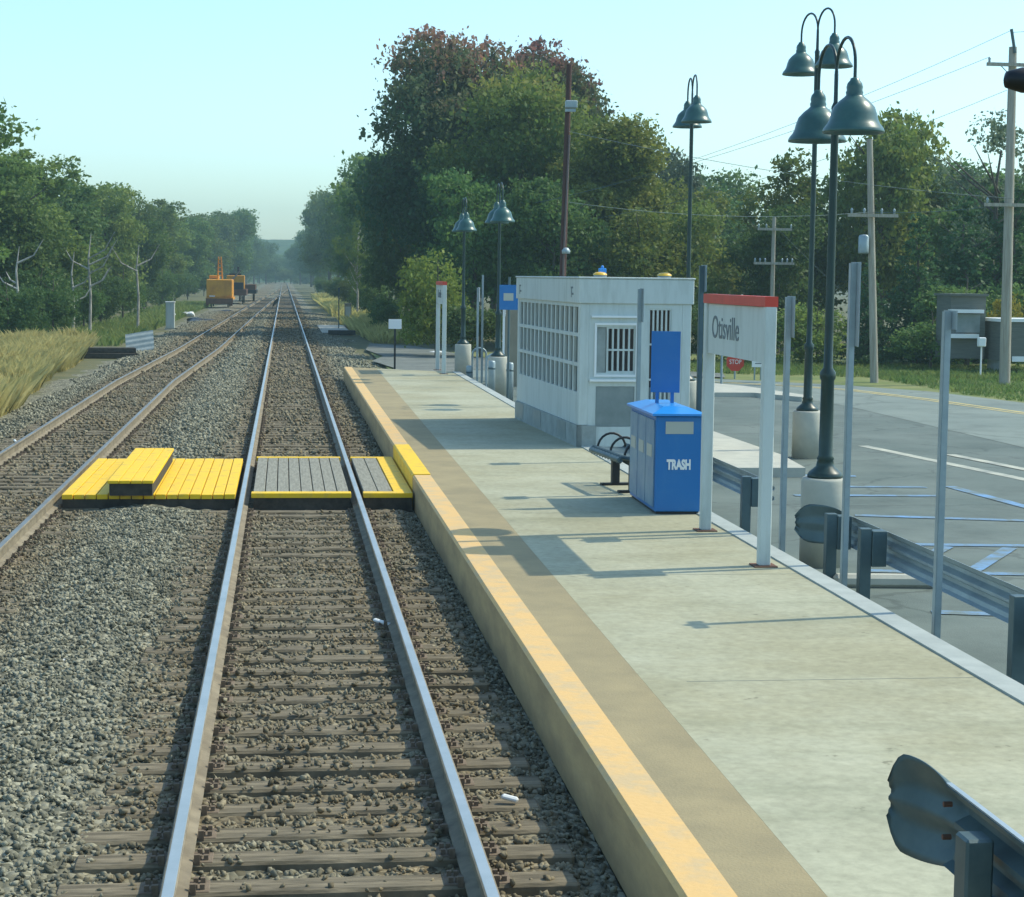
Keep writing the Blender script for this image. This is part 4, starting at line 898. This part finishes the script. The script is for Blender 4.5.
def tree(kind, v, x, y, H, ma, label, group=None, wx=1.0, name='tree', cat='tree', z=-.1, bark=M_bark):
    cm, tm = proto(kind, v); s = H/10.0
    r_ = bpy.data.objects.new(name, None); col.objects.link(r_); r_.location = (x, y, z); r_.scale = (s*wx, s*wx, s); r_.rotation_euler = (0, 0, random.uniform(0, 6.28)); tag(r_, label, cat, group)
    for nm, me, mm in (('crown', cm, ma), ('trunk', tm, bark)):
        o = bpy.data.objects.new(nm, me); col.objects.link(o); o.parent = r_
        if not me.materials: me.materials.append(mm)
        o.material_slots[0].link = 'OBJECT'; o.material_slots[0].material = mm
    return r_
# the big maple group behind the platform
tree('round', 90, 8.0, 95, 16.6, L_red, 'big broad maple turning red at the top left of the central tree group', name='maple_tree', wx=.86)
tree('round', 91, 12.6, 100, 16.8, L_red, 'tall thin-topped maple with reddish crown behind the green one', name='maple_tree', wx=.85)
tree('round', 92, 11.0, 88, 14.6, L_olive2, 'large green and yellow maple at the centre of the tree group', name='maple_tree', wx=.92)
tree('tall', 93, 14.2, 84, 10.4, L_olive, 'green tree with yellowing tips right of the big maples behind the brown pole', wx=1.15)
tree('round', 1, 16.2, 88, 9.6, L_olive, 'lower rounded yellow-green tree at the right end of the central group', wx=.9)
tree('round', 2, 6.6, 104, 10.2, L_dark, 'dark rounded tree low on the left flank of the big maples', wx=.85)
tree('round', 3, 8.2, 82, 8.0, L_dark, 'dark tree standing under the big maples behind the far lamp posts', wx=.95)
tree('round', 0, 11.4, 80, 7.6, L_dark, 'dark tree behind the shelter roof under the big maples', wx=.95)
tree('round', 1, 14.8, 78, 6.8, L_olive, 'low olive tree behind the shelter, right of the brown pole', wx=1.0)
tree('bush', 1, 5.6, 71, 4.9, L_yellow, 'bright yellow-green bush-like tree left of the far lamp posts', wx=.85, name='small_tree')
tree('bush', 2, 7.2, 70, 3.0, L_dark, 'dark bush behind the far lamp posts', name='bush', cat='bush', wx=1.2)
tree('bush', 3, 10.3, 70, 3.6, L_dark, 'dark bush right behind the shelter', name='bush', cat='bush', wx=1.2)
tree('bush', 1, 13.4, 70, 3.4, L_mid, 'green bush between shelter and the Otisville board', name='bush', cat='bush', wx=1.2)
tree('bush', 2, 4.9, 92, 3.0, L_mid, 'green bush by the dry grass left of the maples', name='bush', cat='bush', wx=1)
tree('sparse', 1, 4.4, 118, 7.4, L_mid, 'slender pale trunked young tree right of the track', wx=.6, bark=M_palebark)
# right row along the track into the distance
i = 0
rr = random.Random(4)
for y, x, h in ((128, 8.6, 11.5), (146, 9.6, 13.5), (168, 8.9, 13), (192, 10.5, 15), (215, 9.5, 14), (240, 10.2, 16), (268, 9.6, 15.5), (300, 10.4, 17), (335, 10.0, 17), (375, 10.8, 18), (420, 10.2, 17), (470, 10.5, 17), (530, 10, 16), (600, 9, 15)):
    tree('round', i % 4, x-1.0-(1.0 if y > 280 else .0), y, h+1.0, (L_dark, L_mid, L_dark)[i % 3], ['nearest', 'second nearest'][i]+' dark tree of the row lining the right side of the track' if i < 2 else 'dark leafy tree in the distant row lining the right side of the track', None if i < 2 else 'distant trees lining the right side of the track', wx=.9)
    i += 1
for y, x, h in ((112, 13, 13), (135, 15, 14), (160, 16, 16), (200, 17, 17), (250, 18, 19), (320, 19, 20)):
    tree('round', (i+1) % 4, x, y, h, L_dark, 'dark leafy tree behind the front row on the right of the track', 'trees behind the right hand row'); i += 1
for k, (y, x) in enumerate(((122, 5.2), (135, 5.3), (150, 5.6), (172, 5.2), (200, 5.0), (235, 5.2), (280, 5.2), (330, 5.5))):
    tree('bush', k % 4, x+.8, y, 3.6, (L_dark, L_mid)[k % 2], 'low dark bush at the foot of the right hand tree row', 'bushes below the right hand tree row', name='bush', cat='bush', wx=1.1)
# trees closing the far end
for k, (x, y, h) in enumerate(((-9, 640, 12.5), (-2, 690, 11.5), (4, 660, 12.5), (-16, 620, 15), (13, 640, 15), (-24, 640, 16), (22, 640, 17))):
    tree('round', k % 4, x, y, h, L_mid, 'hazy green tree closing the view where the track vanishes', 'trees at the vanishing point of the track', wx=1.3)
for k, (x, y) in enumerate(((-8, 600), (-3, 620), (2, 610), (7, 600), (-14, 590), (12, 590), (0, 660))):
    tree('bush', k % 4, x, y, 7, L_mid, 'low hazy thicket closing the view where the track vanishes', 'thickets at the vanishing point of the track', name='bush', cat='bush', wx=1.5)
for k, (x, y, h) in enumerate(((-9.3, 350, 15.5), (-8.2, 500, 15), (6.6, 470, 15.5), (-5.6, 565, 13.5), (4.6, 560, 14), (7.4, 400, 15))):
    tree('round', k % 4, x, y, h, L_dark, 'green tree crowding the track at the far end of the corridor', 'trees crowding the track far away', wx=.95)
xs_ = np.linspace(-260, 260, 60); ys_ = np.linspace(700, 860, 14)
def hillh(X, Y): return -.6+(14+5*hnoise(X, Y, .012, 31)+3*hnoise(X, Y, .07, 32))*np.clip((Y-700)/120, 0, 1)
grid('hill', xs_, ys_, hillh, M_hill)
# left forest wall
left = [(-14.8, 86, 11.0), (-13.2, 93, 8.4), (-15.2, 101, 9.8), (-13.6, 106, 9.6), (-16.5, 112, 9.6), (-14.0, 119, 9.6), (-14.8, 131, 9.9), (-13.6, 143, 9.9), (-15.0, 156, 10.4), (-12.6, 170, 8.6), (-14.6, 185, 10.4), (-13.4, 205, 10.8), (-14, 228, 11.0), (-13, 252, 11.6), (-13.5, 280, 12.2), (-12.5, 312, 12.6), (-12.4, 345, 14.8), (-11.8, 385, 14.6), (-11.8, 430, 14.5), (-11.4, 480, 15), (-11, 540, 14.5)]
ordn = ['nearest', 'second', 'third', 'fourth', 'fifth', 'sixth', 'seventh', 'eighth']
for k, (x, y, h) in enumerate(left):
    kd = ('tall', 'round', 'tall')[k % 3]
    mm = L_yellow if k == 9 else (L_mid, L_dark, L_mid, L_pale if False else L_mid)[k % 4]
    if k == 9: mm = leaf('leaves_bright_green', (.06, .12, .02), (.13, .20, .035))
    lab = 'bright green full tree above the pale signal cabinet' if k == 9 else (ordn[k]+' tree from the left edge in the forest wall beside the dry grass' if k < 8 else 'tree in the distant part of the forest wall left of the tracks')
    tree(kd, k % 4, x, y, h, mm, lab, None if (k < 8 or k == 9) else 'distant trees of the left forest wall', wx=1.25 if kd == 'tall' else 1.0)
for k, (x, y) in enumerate(((-19, 92), (-19.5, 104), (-20, 118), (-20, 135), (-20, 155), (-20, 180), (-20, 210), (-20, 245), (-20, 290), (-20, 340), (-19, 400), (-18, 480))):
    tree('round', k % 4, x, y, 8.2+y*.012, L_dark, 'dark tree in the back of the left forest wall', 'back row of the left forest', wx=1.15)
for k, (x, y) in enumerate(((-11.6, 79), (-13.5, 80), (-10.6, 86), (-12.0, 84), (-10.4, 97), (-10.6, 108), (-10.2, 118), (-11.6, 90), (-13.2, 97), (-12.2, 104), (-12.4, 112), (-12.5, 122), (-12.5, 133), (-12, 146), (-12, 160), (-11.5, 176), (-11.5, 196), (-11.5, 222), (-11, 255), (-11, 300), (-10.5, 350))):
    tree('bush', k % 4, x, y, rr.uniform(3.0, 4.4), L_dark, 'dark undergrowth bush at the foot of the left forest wall', 'bushes below the left forest wall', name='bush', cat='bush', wx=1.0)
# dead pale trees on the left
def dead_tree(x, y, H, label, seed, br):
    P = empty('dead_tree', (x, y, -.1), label, 'dead tree'); r2 = random.Random(seed)
    b = MB(); b.tube([(0, 0, -.2), (.05, 0, H*.4), (-.05, .05, H*.75), (.1, 0, H)], [.085, .065, .045, .015], 8); b.build('trunk', M_palebark, P)
    for i in range(br):
        z = H*r2.uniform(.35, .9); a = r2.choice([0, math.pi])+r2.uniform(-.6, .6); L = r2.uniform(.7, 1.8); b = MB()
        b.tube([(0, 0, z), (math.cos(a)*L*.5, math.sin(a)*L*.5, z+L*.25), (math.cos(a)*L*.8, math.sin(a)*L*.8, z+L*.75)], [.05, .035, .012], 6); b.build('branch', M_palebark, P)
dead_tree(-9.7, 93, 5.0, 'bare pale dead tree with crooked branches above the stacked ties', 3, 6)
dead_tree(-10.4, 92, 4.1, 'thinner bare trunk just left of the crooked pale dead tree', 8, 3)
dead_tree(-8.0, 101, 4.6, 'straight pale dead trunk left of the bright green tree', 5, 2)
dead_tree(-11.9, 84, 4.2, 'bare grey trunk in front of the forest near the dry grass', 12, 3)
# right background across the road
RB = [('round', 0, 27.5, 84, 11.4, L_olive, 'broad tall tree behind the transformer pole, left half of its crown against the sky', .78),
      ('tall', 1, 24.5, 88, 10.2, L_olive, 'upright tree between the lot lamp post and the broad tall tree', 1.05),
      ('round', 2, 23.5, 112, 11.2, L_pale, 'thin pale tree against the sky right of the tall post behind the shelter', .75),
      ('round', 3, 19.8, 92, 8.4, L_olive, 'olive tree under the pale one above the Otisville board', 1.0),
      ('round', 1, 24.0, 86, 7.6, L_mid, 'mid green tree right of the small pale pole', 1.05),
      ('cone', 1, 23.6, 68, 6.0, L_conifer, 'dark cedar right behind the transformer pole', 1.15),
      ('cone', 2, 26.2, 70, 6.8, L_conifer, 'dark cedar left of the grey shed', 1.3),
      ('cone', 3, 21.4, 67, 4.0, L_conifer, 'smaller dark cedar left of the transformer pole', 1.3),
      ('cone', 1, 28.6, 71, 7.2, L_conifer, 'dark cedar rising behind the grey shed', 1.4),
      ('round', 2, 31.5, 80, 8.3, L_dark, 'dark leafy tree behind the tall right hand pole', 1.1),
      ('sparse', 2, 28.3, 72, 10.6, L_pale, 'sparse airy tree against the sky at the upper right edge', .95),
      ('cone', 2, 31.0, 70, 6.2, L_conifer, 'dark cedar behind the beige trailer', 1.4),
      ('cone', 3, 33.5, 72, 7.6, L_conifer, 'large dark cedar at the right edge behind the trailer', 1.5),
      ('bush', 0, 24.9, 66, 4.2, L_dark, 'dark bush filling the gap behind shed and trailer', 1.3),
      ('round', 1, 30.2, 88, 9.6, L_dark, 'dark leafy tree filling the gap left of the tall right hand pole', 1.15),
      ('bush', 2, 22.6, 63.5, 2.7, L_dark, 'dark bush left of the grey shed', 1.3),
      ('bush', 3, 19.2, 66, 2.9, L_mid, 'green bush between the lot lamp post and the transformer pole', 1.4),
      ('bush', 0, 17.2, 67, 2.7, L_mid, 'green bush behind the route marker', 1.4),
      ('bush', 1, 15.2, 68, 2.8, L_dark, 'dark bush behind the stop sign', 1.3),
      ('round', 3, 17.2, 80, 6.8, L_mid, 'round green tree behind the stop sign', 1.0),
      ('round', 0, 21.2, 79, 6.6, L_dark, 'dark round tree behind the small pale pole', 1.0),
      ('bush', 1, 25.6, 64.0, 3.3, L_gold, 'golden yellow bush between shed and tall pole', .5)]
for kd, v, x, y, h, mm, lab, wx in RB:
    tree(kd, v, x, y, h, mm, lab, wx=wx, name={'cone': 'cedar_tree', 'bush': 'bush'}.get(kd, 'tree'), cat='bush' if kd == 'bush' else 'tree')
for k, (x, y, h) in enumerate(((16, 125, 9.5), (20, 130, 10), (27, 120, 9.5), (33, 105, 9.5), (38, 100, 10), (42, 95, 9), (30, 130, 11), (45, 110, 10))):
    tree('round', k % 4, x, y, h, L_dark, 'dark tree in the far woods beyond the road', 'far woods beyond the road', wx=1.3)

# ------------------------------------------------------------------ grasses
def blades(name, n, region, hmin, hmax, ma, label, seed, wid=.014, lean=.35):
    r2 = np.random.default_rng(seed); X, Y = region(r2, n); n = len(X); h = hmin+(hmax-hmin)*r2.random(n)*(.5+hnoise(X+50, Y, .7, seed+1))
    a = r2.random(n)*6.28; w_ = wid*(.6+r2.random(n)); dx = np.cos(a)*w_; dy = np.sin(a)*w_; lx = r2.normal(size=n)*lean*h; ly = r2.normal(size=n)*lean*h; z0 = -.1
    V = np.stack([np.stack([X-dx, Y-dy, np.full(n, z0)], 1), np.stack([X+dx, Y+dy, np.full(n, z0)], 1), np.stack([X+dx*.7+lx*.35, Y+dy*.7+ly*.35, z0+h*.6], 1), np.stack([X+lx, Y+ly, z0+h], 1)], 1)
    F = np.arange(n*4).reshape(-1, 4); o = link_mesh(name, np_mesh(name, V.reshape(-1, 3), F), ma); tag(o, label, kind='stuff')
def rg_left(r2, n):
    Y = 34+42*r2.random(n); X = -6.1-np.clip(Y-42, 0, 40)*.045-7.0*r2.random(n)**1.1 - .5*hnoise(Y, Y*0, .4, 9); k = X > (-.17*Y-1.4); return X[k], Y[k]
blades('dry_grass', 80000, rg_left, .25, .80, L_grass, 'tall dry yellow grass left of the tracks', 21, .016)
def rg_left2(r2, n):
    Y = 80+110*r2.random(n); X = -7.2-3.8*r2.random(n); return X, Y
blades('dry_grass', 15000, rg_left2, .15, .45, L_weed, 'dry yellow grass below the left forest wall', 22, .03)
def rg_r(r2, n):
    Y = 86+32*r2.random(n); X = 3.9+4.5*r2.random(n)-.02*(Y-86); return X, Y
blades('dry_grass', 14000, rg_r, .3, .9, L_grass, 'dry yellow grass right of the track beyond the platform', 23, .03)
def rg_r2(r2, n):
    Y = 140+90*r2.random(n); X = 3.4+1.6*r2.random(n); return X, Y
blades('dry_grass', 8000, rg_r2, .3, .9, L_grass, 'patch of dry grass farther right of the track', 24, .04)
def rg_v(r2, n):
    X = 4+34*r2.random(n); Y = 60+10*r2.random(n)-.42*np.clip(X-13, 0, 14)+.0*X; fx = np.interp(X, [3, 7, 10.4, 13.3, 16.1, 17.8, 18.75, 19.7, 24], [80, 73, 67, 60, 54, 50.6, 48, 45, 40]); k = Y > fx; return X[k], Y[k]
blades('verge_grass', 70000, rg_v, .05, .24, L_weed, 'short green and yellow grass on the verge across the road', 25, .018)
def rg_v2(r2, n):
    X = 18.5+18*r2.random(n); Y = 44+18*r2.random(n); fx = np.interp(X, [18.4, 19.0, 20.5, 24], [50, 46, 36, 30]); k = Y > fx; return X[k], Y[k]
blades('verge_grass', 60000, rg_v2, .05, .22, L_weed, 'grass strip around the foot of the tall pole', 26, .016)

# ------------------------------------------------------------------ haze
b = MB().box(-260, 260, -6, 900, -1.2, 34); hz = b.build('haze', None if False else M_white)
hm = bpy.data.materials.new('haze_air'); hm.use_nodes = True; hn = hm.node_tree
for n_ in list(hn.nodes):
    if n_.type != 'OUTPUT_MATERIAL': hn.nodes.remove(n_)
pv = hn.nodes.new('ShaderNodeVolumePrincipled'); pv.inputs['Color'].default_value = (.42, .62, .66, 1); pv.inputs['Density'].default_value = .0008; pv.inputs['Anisotropy'].default_value = .2
hn.links.new(pv.outputs[0], hn.nodes['Material Output'].inputs['Volume'])
hz.data.materials.clear(); hz.data.materials.append(hm); hz['kind'] = 'stuff'
